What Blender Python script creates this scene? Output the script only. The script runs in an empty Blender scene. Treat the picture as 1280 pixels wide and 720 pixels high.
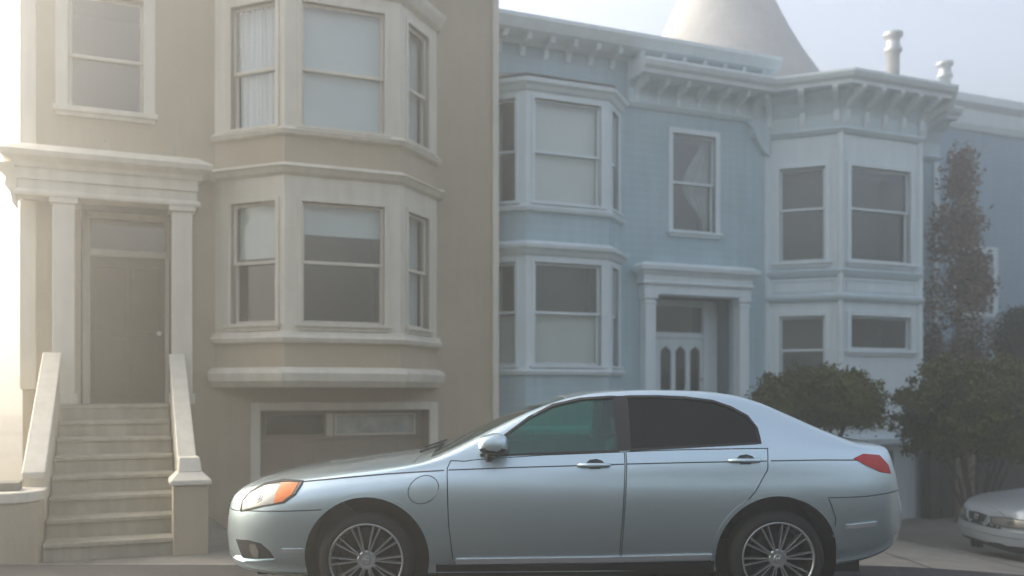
import bpy, bmesh, math, random
from mathutils import Vector, Matrix
from mathutils.bvhtree import BVHTree
random.seed(7)
R = math.radians
scene = bpy.context.scene
COL = scene.collection
TH = R(22.6)
CS, SN = math.cos(TH), math.sin(TH)
def uvw(u, v): return (u*CS - v*SN, u*SN + v*CS)

# ------------------------------------------------------------------ materials
MATS = {}
def nodes(name):
    m = bpy.data.materials.new(name); m.use_nodes = True
    nt = m.node_tree; b = nt.nodes['Principled BSDF']
    MATS[name] = m
    return m, nt, b
def mat(name, col, rough=.7, metal=0, var=.12, scale=3, bump=0, bscale=40, coat=0, spec=.5, streak=0, stretch=(1,1,1), emit=None):
    m, nt, b = nodes(name)
    N = nt.nodes; L = nt.links
    tc = N.new('ShaderNodeTexCoord'); mp = N.new('ShaderNodeMapping'); mp.inputs['Scale'].default_value = stretch
    L.new(tc.outputs['Object'], mp.inputs['Vector'])
    n1 = N.new('ShaderNodeTexNoise'); n1.inputs['Scale'].default_value = scale; n1.inputs['Detail'].default_value = 6
    n1.inputs['Roughness'].default_value = .6
    L.new(mp.outputs[0], n1.inputs['Vector'])
    cr = N.new('ShaderNodeValToRGB')
    c0 = [c*(1-var) for c in col]; c1 = [min(1, c*(1+var)) for c in col]
    cr.color_ramp.elements[0].position = .3; cr.color_ramp.elements[1].position = .7
    cr.color_ramp.elements[0].color = (*c0, 1); cr.color_ramp.elements[1].color = (*c1, 1)
    L.new(n1.outputs['Fac'], cr.inputs['Fac'])
    out = cr.outputs['Color']
    if streak:
        mp2 = N.new('ShaderNodeMapping'); mp2.inputs['Scale'].default_value = (5, 5, .35)
        L.new(tc.outputs['Object'], mp2.inputs['Vector'])
        n2 = N.new('ShaderNodeTexNoise'); n2.inputs['Scale'].default_value = 1.6; n2.inputs['Detail'].default_value = 8
        L.new(mp2.outputs[0], n2.inputs['Vector'])
        r2 = N.new('ShaderNodeValToRGB'); r2.color_ramp.elements[0].position = .42; r2.color_ramp.elements[1].position = .62
        r2.color_ramp.elements[0].color = (1-streak, 1-streak*1.05, 1-streak*1.15, 1); r2.color_ramp.elements[1].color = (1, 1, 1, 1)
        L.new(n2.outputs['Fac'], r2.inputs['Fac'])
        mx = N.new('ShaderNodeMix'); mx.data_type = 'RGBA'; mx.blend_type = 'MULTIPLY'; mx.inputs[0].default_value = 1
        L.new(out, mx.inputs[6]); L.new(r2.outputs['Color'], mx.inputs[7]); out = mx.outputs[2]
    L.new(out, b.inputs['Base Color'])
    b.inputs['Roughness'].default_value = rough; b.inputs['Metallic'].default_value = metal
    b.inputs['Specular IOR Level'].default_value = spec
    b.inputs['Coat Weight'].default_value = coat; b.inputs['Coat Roughness'].default_value = .04
    if bump:
        n3 = N.new('ShaderNodeTexNoise'); n3.inputs['Scale'].default_value = bscale; n3.inputs['Detail'].default_value = 5
        L.new(mp.outputs[0], n3.inputs['Vector'])
        bp = N.new('ShaderNodeBump'); bp.inputs['Strength'].default_value = bump; bp.inputs['Distance'].default_value = .02
        L.new(n3.outputs['Fac'], bp.inputs['Height']); L.new(bp.outputs[0], b.inputs['Normal'])
    return m
def siding(name, col, pitch=.13, var=.08):
    m = mat(name, col, .75, var=var, scale=1.3, streak=.07)
    nt = m.node_tree; N = nt.nodes; L = nt.links; b = N['Principled BSDF']
    tc = N.new('ShaderNodeTexCoord'); sx = N.new('ShaderNodeSeparateXYZ'); L.new(tc.outputs['Object'], sx.inputs[0])
    d = N.new('ShaderNodeMath'); d.operation = 'DIVIDE'; d.inputs[1].default_value = pitch; L.new(sx.outputs['Z'], d.inputs[0])
    f = N.new('ShaderNodeMath'); f.operation = 'FRACT'; L.new(d.outputs[0], f.inputs[0])
    p = N.new('ShaderNodeMath'); p.operation = 'POWER'; p.inputs[1].default_value = 8; L.new(f.outputs[0], p.inputs[0])
    bp = N.new('ShaderNodeBump'); bp.inputs['Strength'].default_value = .35; bp.inputs['Distance'].default_value = .012; bp.invert = True
    L.new(p.outputs[0], bp.inputs['Height']); L.new(bp.outputs[0], b.inputs['Normal'])
    return m
def glass(name, tint, refl=1.0, rough=.02, base=.06):
    m, nt, b = nodes(name); N = nt.nodes; L = nt.links; N.remove(b)
    out = N['Material Output']
    t = N.new('ShaderNodeBsdfTransparent'); t.inputs[0].default_value = (*tint, 1)
    g = N.new('ShaderNodeBsdfGlossy'); g.inputs['Roughness'].default_value = rough; g.inputs[0].default_value = (.95, .97, 1, 1)
    lw = N.new('ShaderNodeLayerWeight'); lw.inputs['Blend'].default_value = .5
    pw = N.new('ShaderNodeMath'); pw.operation = 'POWER'; pw.inputs[1].default_value = 5; L.new(lw.outputs['Facing'], pw.inputs[0])
    fr = N.new('ShaderNodeMath'); fr.operation = 'MULTIPLY_ADD'; fr.inputs[1].default_value = .95; fr.inputs[2].default_value = .045; L.new(pw.outputs[0], fr.inputs[0])
    tc = N.new('ShaderNodeTexCoord'); nz = N.new('ShaderNodeTexNoise'); nz.inputs['Scale'].default_value = 1.7
    L.new(tc.outputs['Object'], nz.inputs['Vector'])
    bp = N.new('ShaderNodeBump'); bp.inputs['Strength'].default_value = .06; bp.inputs['Distance'].default_value = .05
    L.new(nz.outputs['Fac'], bp.inputs['Height']); L.new(bp.outputs[0], g.inputs['Normal'])
    mu = N.new('ShaderNodeMath'); mu.operation = 'MULTIPLY_ADD'; mu.inputs[1].default_value = refl; mu.inputs[2].default_value = base
    mu.use_clamp = True
    L.new(fr.outputs[0], mu.inputs[0])
    mx = N.new('ShaderNodeMixShader'); L.new(mu.outputs[0], mx.inputs[0]); L.new(t.outputs[0], mx.inputs[1]); L.new(g.outputs[0], mx.inputs[2])
    L.new(mx.outputs[0], out.inputs['Surface'])
    return m
M = MATS
mat('beige_stucco', (.465, .395, .28), .85, var=.07, scale=1.2, bump=.35, bscale=45, streak=.035)
mat('cream_trim', (.72, .675, .56), .6, var=.05, scale=2.5, streak=.08)
mat('stair_paint', (.42, .39, .30), .7, var=.12, scale=3, streak=.14, bump=.15, bscale=30)
mat('door_brown', (.06, .042, .02), .45, var=.2, scale=4)
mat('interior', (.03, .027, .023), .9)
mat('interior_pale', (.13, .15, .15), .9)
mat('reflection_bank_dark', (.03, .036, .02), .95, var=.4, scale=.8)  # dark colour of the bank added behind the camera
mat('blind', (.80, .82, .80), .8, var=.04, scale=2)
mat('blind_white', (.88, .88, .84), .8, var=.03, scale=2)
mat('curtain', (.74, .76, .77), .85, var=.2, scale=2, stretch=(14, 14, .2))
mat('blue_trim', (.58, .71, .75), .6, var=.04, scale=2, streak=.05)
mat('pale_trim', (.72, .82, .84), .6, var=.04, scale=2, streak=.05)
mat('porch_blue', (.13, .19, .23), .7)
siding('roof_slate', (.40, .405, .40), .22)
mat('galv', (.45, .47, .48), .5, metal=.4, var=.15)
siding('blue_siding', (.42, .57, .62)); siding('far_siding', (.30, .42, .50))
mat('garage_beige', (.31, .255, .19), .7, var=.06, scale=2)
mat('garage_grey', (.24, .28, .29), .6, var=.1)
mat('concrete', (.23, .215, .18), .88, var=.2, scale=2.2, bump=.4, bscale=55)
mat('kerb_stone', (.30, .28, .24), .85, var=.2, scale=5, bump=.4, bscale=40)
mat('asphalt', (.035, .035, .034), .75, var=.25, scale=6, bump=.6, bscale=120)
mat('fence_wood', (.045, .04, .034), .85, var=.3, scale=3, stretch=(3, 3, .4))
mat('bark', (.07, .055, .042), .95, var=.3, scale=12, bump=.6, bscale=30)
mat('pale_bark', (.30, .23, .18), .95, var=.3, scale=12, bump=.6, bscale=30)
mat('leaf_green', (.075, .080, .015), .7, var=.45, scale=3.2)
mat('leaf_dark', (.028, .034, .014), .7, var=.45, scale=4)
mat('leaf_brown', (.19, .13, .09), .85, var=.4, scale=3)
mat('sheer', (.40, .43, .42), .9, var=.25, scale=3)
mat('pane_reflection', (.40, .42, .38), .12, var=.35, scale=4)  # pale reflection put into the colour of the wide garage pane
mat('satin_silver', (.70, .73, .74), .3, metal=.7, var=.02)
mat('paint_silver', (.60, .73, .78), .38, metal=1.0, var=.015, scale=2, coat=1)
mat('paint_white', (.42, .47, .50), .32, metal=.3, var=.02, scale=2, coat=1)
mat('black_plastic', (.012, .012, .013), .55, var=.1)
mat('rubber', (.008, .008, .008), .8, var=.15, scale=20)
mat('alloy', (.48, .50, .50), .28, metal=.9, var=.05)
mat('chrome', (.72, .74, .75), .12, metal=1, var=.01)
mat('seam', (.02, .025, .028), .6)
mat('lamp_silver', (.34, .33, .29), .25, metal=.5, var=.1, scale=14, coat=1)
mat('lamp_orange', (.90, .22, .01), .25, var=.12, scale=22, coat=1)
mat('lamp_red', (.52, .004, .006), .4, var=.15, scale=25, coat=.2)
mat('seat_cloth', (.05, .055, .05), .9)
glass('window_glass', (.90, .93, .92), 1.0, .03, .01)
glass('car_glass', (.30, .74, .66), .9, .01, .02)
glass('tint_glass', (.035, .045, .05), .55, .01, .0)
glass('screen_glass', (.55, .72, .65), 1.0, .01, .04)
glass('lens', (.92, .93, .92), 1.0, .03, .05)
for n in ('leaf_green', 'leaf_dark', 'leaf_brown'):
    b = M[n].node_tree.nodes['Principled BSDF']; b.inputs['Specular IOR Level'].default_value = .25

# ------------------------------------------------------------------ mesh helpers
ORG = {}
class MB:
    def __init__(s): s.v = []; s.f = []; s.m = []; s.cur = 0; s.sm = []
    smooth = False
    def add(s, vs, fs):
        k = len(s.v); s.v += [tuple(p) for p in vs]
        for f in fs: s.f.append([k+i for i in f]); s.m.append(s.cur); s.sm.append(s.smooth)
    def box(s, x0, x1, y0, y1, z0, z1):
        if x0 > x1: x0, x1 = x1, x0
        if y0 > y1: y0, y1 = y1, y0
        s.add([(x0,y0,z0),(x1,y0,z0),(x1,y1,z0),(x0,y1,z0),(x0,y0,z1),(x1,y0,z1),(x1,y1,z1),(x0,y1,z1)],
              [(0,3,2,1),(4,5,6,7),(0,1,5,4),(1,2,6,5),(2,3,7,6),(3,0,4,7)])
    def hexa(s, lo, hi, z0, z1):          # lo, hi: 4 plan points bottom / top
        s.add([(p[0],p[1],z0) for p in lo]+[(p[0],p[1],z1) for p in hi], [(3,2,1,0),(4,5,6,7),(0,1,5,4),(1,2,6,5),(2,3,7,6),(3,0,4,7)])
    def prism(s, pts, axis, a0, a1):      # 2-D outline extruded along an axis
        n = len(pts)
        def P(p, a):
            return (a,p[0],p[1]) if axis == 'x' else (p[0],a,p[1]) if axis == 'y' else (p[0],p[1],a)
        s.add([P(p,a0) for p in pts]+[P(p,a1) for p in pts],
              [tuple(range(n))[::-1], tuple(range(n,2*n))]+[(i,(i+1)%n,n+(i+1)%n,n+i) for i in range(n)])
    def sweep(s, path, prof, cap=True):   # moulding: prof of (out, z) swept along a plan path, outward = right-hand side
        n = len(path); rings = []
        for i, p in enumerate(path):
            p = Vector(p)
            d0 = (p-Vector(path[i-1])).normalized() if i else None
            d1 = (Vector(path[i+1])-p).normalized() if i < n-1 else None
            if d0 is None: d0 = d1
            if d1 is None: d1 = d0
            n0 = Vector((d0.y,-d0.x)); n1 = Vector((d1.y,-d1.x)); nn = n0+n1
            nn = nn/(nn.dot(n0)) if nn.length > 1e-6 else n0
            rings.append([(p.x+nn.x*o, p.y+nn.y*o, z) for o, z in prof])
        k = len(prof); vs = [q for r in rings for q in r]; fs = []
        for i in range(n-1):
            for j in range(k):
                a = i*k+j; b = i*k+(j+1)%k
                fs.append((a, b, b+k, a+k))
        if cap: fs += [tuple(range(k))[::-1], tuple(range((n-1)*k, n*k))]
        s.add(vs, fs)
    def tube(s, pts, r, n=8, r1=None, cap=True):
        pts = [Vector(p) for p in pts]; rings = []; m = len(pts)
        for i, p in enumerate(pts):
            d = (pts[min(i+1,m-1)]-pts[max(i-1,0)]).normalized()
            a = d.cross(Vector((0,0,1)) if abs(d.z) < .9 else Vector((1,0,0))).normalized(); b = d.cross(a)
            rr = r if r1 is None else r+(r1-r)*i/(m-1)
            if isinstance(r, (list, tuple)): rr = r[i]
            rings.append([p+a*math.cos(2*math.pi*k/n)*rr+b*math.sin(2*math.pi*k/n)*rr for k in range(n)])
        vs = [q for g in rings for q in g]
        fs = [(i*n+k, i*n+(k+1)%n, (i+1)*n+(k+1)%n, (i+1)*n+k) for i in range(m-1) for k in range(n)]
        if cap: fs += [tuple(range(n))[::-1], tuple(range((m-1)*n, m*n))]
        s.add(vs, fs)
    def lathe(s, prof, c=(0,0,0), axis='z', n=40):   # prof (radius, height)
        vs = []; m = len(prof)
        for r, h in prof:
            for k in range(n):
                a = 2*math.pi*k/n; x, y = r*math.cos(a), r*math.sin(a)
                q = (x,y,h) if axis == 'z' else (x,h,y)
                vs.append((c[0]+q[0], c[1]+q[1], c[2]+q[2]))
        s.add(vs, [(i*n+k, i*n+(k+1)%n, (i+1)*n+(k+1)%n, (i+1)*n+k) for i in range(m-1) for k in range(n)])
    def build(s, name, mats, parent=None, bevel=0, **kw):
        me = bpy.data.meshes.new(name)
        ox, oy, oz = ORG.get(root_of(parent).name, (0,0,0)) if parent else kw.get('org', (0,0,0))
        me.from_pydata([(x-ox,y-oy,z-oz) for x,y,z in s.v], [], s.f)
        if not isinstance(mats, (list, tuple)): mats = [mats]
        for q in mats: me.materials.append(M[q])
        me.polygons.foreach_set('material_index', s.m); me.polygons.foreach_set('use_smooth', s.sm)
        bm = bmesh.new(); bm.from_mesh(me); bmesh.ops.recalc_face_normals(bm, faces=bm.faces); bm.to_mesh(me); bm.free()
        o = bpy.data.objects.new(name, me); COL.objects.link(o)
        if parent: o.parent = parent
        if bevel:
            b = o.modifiers.new('bevel', 'BEVEL'); b.width = bevel; b.segments = 2; b.limit_method = 'ANGLE'; b.angle_limit = R(40)
        return o
def root_of(o):
    while o.parent: o = o.parent
    return o
def tag(o, label=None, cat=None, group=None, kind=None):
    for k, v in (('label', label), ('category', cat), ('group', group), ('kind', kind)):
        if v: o[k] = v
    return o
def empty(name, loc, rz, label, cat, org=(0,0,0)):
    o = bpy.data.objects.new(name, None); COL.objects.link(o); o.location = loc; o.rotation_euler = (0,0,rz)
    o.empty_display_size = .2; ORG[o.name] = org
    return tag(o, label, cat)
def house(name, u0, v0, z0, label, cat='house'):
    x, y = uvw(u0, v0)
    return empty(name, (x, y, z0), TH, label, cat, (u0, v0, z0))

# ------------------------------------------------------------------ camera, world, haze
CAMZ = 1.52
cam = bpy.data.cameras.new('camera'); co = bpy.data.objects.new('camera', cam); COL.objects.link(co)
co.location = (0,0,CAMZ); co.rotation_euler = (R(90),0,0)
cam.lens = 36*1150/1280; cam.sensor_width = 36; cam.shift_y = 130/1280; cam.clip_end = 1000; cam.clip_start = .05
cam.dof.use_dof = True; cam.dof.focus_distance = 6.8; cam.dof.aperture_fstop = .95
scene.camera = co
SUN_AZ, SUN_EL = -68, 26      # degrees from the view direction (negative: left), elevation
w = bpy.data.worlds.new('World'); scene.world = w; w.use_nodes = True
nt = w.node_tree; bg = nt.nodes['Background']
sky = nt.nodes.new('ShaderNodeTexSky'); sky.sky_type = 'NISHITA'; sky.sun_disc = False
sky.sun_elevation = R(SUN_EL); sky.sun_rotation = R(SUN_AZ); sky.air_density = .8; sky.dust_density = 6.0; sky.ozone_density = 1.0
hs = nt.nodes.new('ShaderNodeHueSaturation'); hs.inputs['Saturation'].default_value = .62
nt.links.new(sky.outputs[0], hs.inputs['Color']); nt.links.new(hs.outputs[0], bg.inputs['Color']); bg.inputs['Strength'].default_value = .15
sd = Vector((math.sin(R(SUN_AZ))*math.cos(R(SUN_EL)), math.cos(R(SUN_AZ))*math.cos(R(SUN_EL)), math.sin(R(SUN_EL))))
sl = bpy.data.lights.new('sun', 'SUN'); sl.energy = .5; sl.angle = R(50); sl.color = (1, .83, .58)
so = bpy.data.objects.new('sun', sl); COL.objects.link(so); so.rotation_euler = sd.to_track_quat('Z','Y').to_euler(); so.location = sd*30

# ------------------------------------------------------------------ ground
def sstep(a, b, x):
    t = max(0, min(1, (x-a)/(b-a))); return t*t*(3-2*t)
def h_side(x, y):                      # pavement height
    u = x*CS+y*SN; v = -x*SN+y*CS
    z = -.09 - .80*sstep(5.6, 13.5, u)
    z -= .5*sstep(10.4, 12.2, v)*sstep(.9, 1.6, u)*(1-sstep(4.3, 5.2, u))
    return z
def h_road(x, y):
    z = -.15*sstep(8.1, 8.45, y)
    u = x*CS+y*SN
    z -= .80*sstep(5.6, 13.5, u)*(1 if y > 0 else 1)
    if y > 8.55: z = h_side(x, y)-.16
    return z
def sheet(name, xs, ys, fn, m, kind='structure'):
    mb = MB(); mb.smooth = True
    mb.add([(x,y,fn(x,y)) for y in ys for x in xs], [(j*len(xs)+i, j*len(xs)+i+1, (j+1)*len(xs)+i+1, (j+1)*len(xs)+i) for j in range(len(ys)-1) for i in range(len(xs)-1)])
    return tag(mb.build(name, m), kind=kind)
def rng(a, b, s):
    n = max(1, round((b-a)/s)); return [a+(b-a)*i/n for i in range(n+1)]
sheet('road', [-110,-60,-30]+rng(-16, 26, .5)+[45,70,110], [-110,-60,-30,-12]+rng(-5, 8, 1)+rng(8.1, 8.5, .1)+[8.6]+rng(9.0, 24, .4)+[40,70,110], h_road, 'asphalt')
sheet('pavement', rng(-24, 34, .25), [8.58]+rng(8.85, 19, .25)+[24, 34], h_side, 'concrete')
mb = MB()
xs = rng(-24, 34, .5); ring = []
for i in range(len(xs)-1):
    a, b = xs[i], xs[i+1]-.006
    za, zb_ = h_side(a, 8.58)+.004, h_side(b, 8.58)+.004
    mb.add([(a,8.46,za-.25),(b,8.46,zb_-.25),(b,8.62,zb_-.25),(a,8.62,za-.25),(a,8.46,za-.012),(b,8.46,zb_-.012),(b,8.62,zb_),(a,8.62,za)],
           [(0,3,2,1),(4,5,6,7),(0,1,5,4),(1,2,6,5),(2,3,7,6),(3,0,4,7)])
tag(mb.build('kerb', 'kerb_stone', bevel=.012), kind='structure')
# pavement joints: thin dark tooled lines
mb = MB()
for x in rng(-12, 20, 1.6):
    pts = [(x, y) for y in rng(8.64, 18.8, .25)]
    for a, b in zip(pts, pts[1:]):
        mb.add([(a[0]-.008,a[1],h_side(*a)+.004),(a[0]+.008,a[1],h_side(*a)+.004),(b[0]+.008,b[1],h_side(*b)+.004),(b[0]-.008,b[1],h_side(*b)+.004)], [(0,1,2,3)])
tag(mb.build('pavement_joints', 'seam'), kind='structure')
def h_reflection_bank(x, y):
    return -.4+3.6*sstep(-6.5, -15, y)*(.85+.15*math.sin(x*.35)+.08*math.sin(x*1.1+y)) if y < -6.5 else -.4
sheet('reflection_bank', rng(-30, 46, 1), rng(-26, -6, .5), h_reflection_bank, 'reflection_bank_dark')  # unseen bank added behind the camera to darken reflections in the car paint
bx = MB(); bx.box(-122,122,-122,122,-3,13.2)
hz = bx.build('haze', 'interior'); hz.data.materials.clear()
hm = bpy.data.materials.new('haze_air'); hm.use_nodes = True; hn = hm.node_tree
hn.nodes.remove(hn.nodes['Principled BSDF'])
pv = hn.nodes.new('ShaderNodeVolumePrincipled'); pv.inputs['Color'].default_value = (.62,.615,.58,1)
pv.inputs['Density'].default_value = .028; pv.inputs['Anisotropy'].default_value = .8
hn.links.new(pv.outputs[0], hn.nodes['Material Output'].inputs['Volume'])
hz.data.materials.append(hm); tag(hz, kind='stuff', label='pale drifting fog filling the whole street'); hz.display_type = 'WIRE'

# ------------------------------------------------------------------ facade pieces
class Facet:
    """a vertical wall plane from A to B in plan (u, v); outward = right-hand side"""
    def __init__(s, A, B):
        s.A = Vector(A); d = Vector(B)-s.A; s.L = d.length; s.d = d/s.L; s.n = Vector((s.d.y,-s.d.x))
    def P(s, t, out, z):
        p = s.A+s.d*t+s.n*out; return (p.x,p.y,z)
    def box(s, mb, t0, t1, o0, o1, z0, z1):
        mb.add([s.P(t0,o1,z0),s.P(t1,o1,z0),s.P(t1,o0,z0),s.P(t0,o0,z0),s.P(t0,o1,z1),s.P(t1,o1,z1),s.P(t1,o0,z1),s.P(t0,o0,z1)],
               [(0,3,2,1),(4,5,6,7),(0,1,5,4),(1,2,6,5),(2,3,7,6),(3,0,4,7)])
def panel(mb, F, t0, t1, z0, z1, holes=(), mi=0, depth=.14, room=.8, inner=2, rim=None):
    """wall sheet with rectangular openings, reveals and a dark room behind each"""
    ts = sorted({t0,t1,*[h[0] for h in holes],*[h[1] for h in holes]}); zs = sorted({z0,z1,*[h[2] for h in holes],*[h[3] for h in holes]})
    mb.cur = mi
    for a, b in zip(ts, ts[1:]):
        for c, d in zip(zs, zs[1:]):
            if any(h[0]-1e-6 <= a and b <= h[1]+1e-6 and h[2]-1e-6 <= c and d <= h[3]+1e-6 for h in holes): continue
            mb.add([F.P(a,0,c),F.P(b,0,c),F.P(b,0,d),F.P(a,0,d)], [(0,1,2,3)])
    for h in holes:
        a, b, c, d = h[:4]
        rm = h[4] if len(h) > 4 else room
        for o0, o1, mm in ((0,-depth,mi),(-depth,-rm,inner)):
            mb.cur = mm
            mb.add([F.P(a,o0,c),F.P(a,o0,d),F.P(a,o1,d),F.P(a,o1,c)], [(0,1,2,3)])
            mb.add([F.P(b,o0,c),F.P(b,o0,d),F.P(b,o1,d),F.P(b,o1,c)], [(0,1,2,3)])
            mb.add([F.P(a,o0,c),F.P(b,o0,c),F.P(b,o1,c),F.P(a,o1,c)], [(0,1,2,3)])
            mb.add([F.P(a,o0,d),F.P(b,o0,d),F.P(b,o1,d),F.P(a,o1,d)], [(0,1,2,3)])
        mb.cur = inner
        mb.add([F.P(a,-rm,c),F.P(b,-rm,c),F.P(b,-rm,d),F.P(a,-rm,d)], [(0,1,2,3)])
    mb.cur = mi
def ring_boxes(mb, F, a, b, c, d, wd, o0, o1, wb=None, wt=None):
    wb = wd if wb is None else wb; wt = wd if wt is None else wt
    F.box(mb, a-wd, a, o0, o1, c-wb, d+wt); F.box(mb, b, b+wd, o0, o1, c-wb, d+wt)
    F.box(mb, a+.0005, b-.0005, o0, o1, c-wb, c); F.box(mb, a+.0005, b-.0005, o0, o1, d, d+wt)
def window(parent, F, a, b, c, d, trim, mid=None, casing=.07, sill=.05, cover=None, label=None, cas=.03):
    """double-hung window: casing > sash, pane, blind or curtain"""
    mb = MB()
    ring_boxes(mb, F, a, b, c, d, casing, -.10, cas, wb=.0 if sill else casing)
    if sill:
        F.box(mb, a-casing-.03, b+casing+.03, -.10, cas+.05, c-sill, c-.001)
        F.box(mb, a-casing, b+casing, -.02, cas+.012, c-sill-.05, c-sill-.001)
    w_ = mb.build('window', trim, parent, bevel=.006)
    if label: w_['label'] = label
    mid = (c+d)/2 if mid is None else mid
    s = .038
    if mid > 0:
        for (zz0, zz1, off, nm) in ((mid-.022, d, -.045, 0), (c, mid+.022, -.085, 1)):
            sb = MB(); ring_boxes(sb, F, a+s+.002, b-s-.002, zz0+s*1.1+.001, zz1-s-.001, s, off-.035, off, wb=s*1.1)
            sb.build('sash', trim, w_, bevel=.004)
            pb = MB(); F.box(pb, a+s-.004, b-s+.004, off-.022, off-.016, zz0+s*.9, zz1-s+.008)
            pb.build('pane', 'window_glass', w_)
    else:
        sb = MB(); ring_boxes(sb, F, a+s+.002, b-s-.002, c+s+.001, d-s-.001, s, -.085, -.045); sb.build('sash', trim, w_, bevel=.004)
        pb = MB(); F.box(pb, a+s-.004, b-s+.004, -.07, -.064, c+s*.9, d-s+.008); pb.build('pane', 'window_glass', w_)
    for cv in (cover or []):
        kind, z0, z1, m = cv
        cb = MB()
        if kind == 'blind':
            n = max(2, int((z1-z0)/.05)); F.box(cb, a+.02, b-.02, -.165, -.155, z0, z1)
            F.box(cb, a+.02, b-.02, -.172, -.148, z0-.02, z0+.004)
            cb.build('blind', m, w_)
        else:
            cb.smooth = True; n = 60; vs = []; wdt = (b-a)-.04
            for i in range(n+1):
                t = a+.02+wdt*i/n; o = -.18+.028*math.sin(i*.9+1.3*math.sin(i*.23))
                vs += [F.P(t,o,z0),F.P(t,o,z1)]
            cb.add(vs, [(2*i,2*i+2,2*i+3,2*i+1) for i in range(n)]); cb.build('curtain', m, w_)
    return w_

# ================================================================== BEIGE HOUSE
PB = 12.67
bh = house('town_house', -1.2, PB, -.6, 'tall beige stucco house with cream trim, two-storey bay and dark recessed front door', 'house')
UL, UR = -1.2, 5.02
BAY = [(1.04, PB), (1.82, PB-.78), (3.34, PB-.78), (4.10, PB)]
mats = ['beige_stucco', 'cream_trim', 'interior']
mb = MB()
F0 = Facet((UL,PB),(UR,PB))
s0 = lambda u: u-UL
# main facade around bay, door recess and garage
DO = (-.56, .50)     # entrance recess
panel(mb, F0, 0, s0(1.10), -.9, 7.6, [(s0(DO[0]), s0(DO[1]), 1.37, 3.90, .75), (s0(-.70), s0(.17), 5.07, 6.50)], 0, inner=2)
panel(mb, F0, s0(4.04), s0(UR), -.9, 7.6, [], 0)
panel(mb, F0, s0(1.10), s0(4.04), -.9, 1.70, [(s0(1.62), s0(3.98), -.75, 1.27, .6)], 0, depth=.5, inner=0)
# other walls and top
mb.cur = 0
mb.add([(UL,PB,-.9),(UL,PB+11,-.9),(UL,PB+11,7.6),(UL,PB,7.6)], [(0,1,2,3)])
mb.add([(UR,PB,-.9),(UR,PB+11,-.9),(UR,PB+11,7.6),(UR,PB,7.6)], [(0,1,2,3)])
mb.add([(UL,PB+11,-.9),(UR,PB+11,-.9),(UR,PB+11,7.6),(UL,PB+11,7.6)], [(0,1,2,3)])
mb.add([(UL,PB,7.6),(UR,PB,7.6),(UR,PB+11,7.6),(UL,PB+11,7.6)], [(0,1,2,3)])
mb.build('wall', mats, bh)
facs = [Facet(BAY[i],BAY[i+1]) for i in range(3)]
LHO = [(.27,.97),(.22,1.30),(.20,.82)]     # window opening along each facet
def bay_band(F, z0, z1, mi, holes=(), room=.3):
    panel(bb, F, 0, F.L, z0, z1, holes, mi, depth=.12, room=room, inner=2)
bb = MB()
for i, F in enumerate(facs):
    rm = .62 if i == 1 else .34
    a, b = LHO[i]
    bay_band(F, 1.62, 2.16, 0)
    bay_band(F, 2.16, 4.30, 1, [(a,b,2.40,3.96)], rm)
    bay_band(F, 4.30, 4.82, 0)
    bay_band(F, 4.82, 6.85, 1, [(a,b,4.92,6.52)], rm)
    bay_band(F, 6.85, 7.6, 0)
bb.cur = 0
bb.add([(x,y,1.62) for x,y in BAY], [(0,1,2,3)]); bb.add([(x,y,7.6) for x,y in BAY], [(0,1,2,3)])
bayo = bb.build('bay', mats, bh)
cov_lo = [[('blind', 3.28, 3.96, 'blind')], [('blind', 3.58, 3.96, 'blind')], [('curtain', 2.40, 3.96, 'curtain')]]
cov_up = [[('curtain', 4.92, 6.52, 'curtain')], [('blind', 4.93, 6.52, 'blind')], [('curtain', 4.92, 6.52, 'curtain')]]
for i, F in enumerate(facs):
    a, b = LHO[i]
    window(bh, F, a, b, 2.40, 3.96, 'cream_trim', 3.19, casing=.055, sill=.045, cover=cov_lo[i], cas=.022)
    window(bh, F, a, b, 4.92, 6.52, 'cream_trim', 5.67, casing=.055, sill=.045, cover=cov_up[i], cas=.022)
mb = MB(); FF = [BAY[0], BAY[1], BAY[2], BAY[3]]
mb.sweep(FF, [(0,2.14),(.07,2.16),(.09,2.21),(.06,2.25),(.05,2.29),(0,2.30)])
mb.build('sill_moulding', 'cream_trim', bh); mb = MB()
mb.sweep(FF, [(0,4.78),(.06,4.80),(.09,4.85),(.05,4.88),(.03,4.90),(0,4.90)])
mb.build('sill_moulding', 'cream_trim', bh)
mb = MB(); mb.sweep(FF, [(0,1.58),(.05,1.58),(.12,1.66),(.14,1.76),(.11,1.80),(.06,1.83),(0,1.84)]); mb.cur = 0
mb.build('base_moulding', 'cream_trim', bh)
# belt cornice that runs over the porch and round the bay
mb = MB()
full = [(UL-.12,PB-.30),(.86,PB-.30),(.86,PB-.001),(1.04,PB-.001),BAY[1],BAY[2],(4.10,PB-.001)]
mb.sweep([(.92,PB-.0)]+FF+[(4.18,PB)], [(0,4.28),(.06,4.31),(.10,4.36),(.13,4.38),(.05,4.43),(0,4.45)])
mb.build('belt_moulding', 'cream_trim', bh)
mb = MB()
mb.sweep([(1.04,PB),BAY[1],BAY[2],(4.10,PB)], [(0,6.70),(.08,6.74),(.14,6.84),(.16,6.90),(.05,6.96),(0,6.98)])
mb.build('head_moulding', 'cream_trim', bh)
mb = MB(); mb.sweep([(UL-.02,PB+.3),(UL-.02,PB-.0),(1.04,PB),BAY[1],BAY[2],(4.10,PB),(UR+.02,PB)], [(0,7.35),(.12,7.4),(.22,7.62),(.42,7.74),(.46,7.92),(.3,7.98),(0,8.0)])
mb.build('roof_cornice', 'cream_trim', bh)
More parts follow.
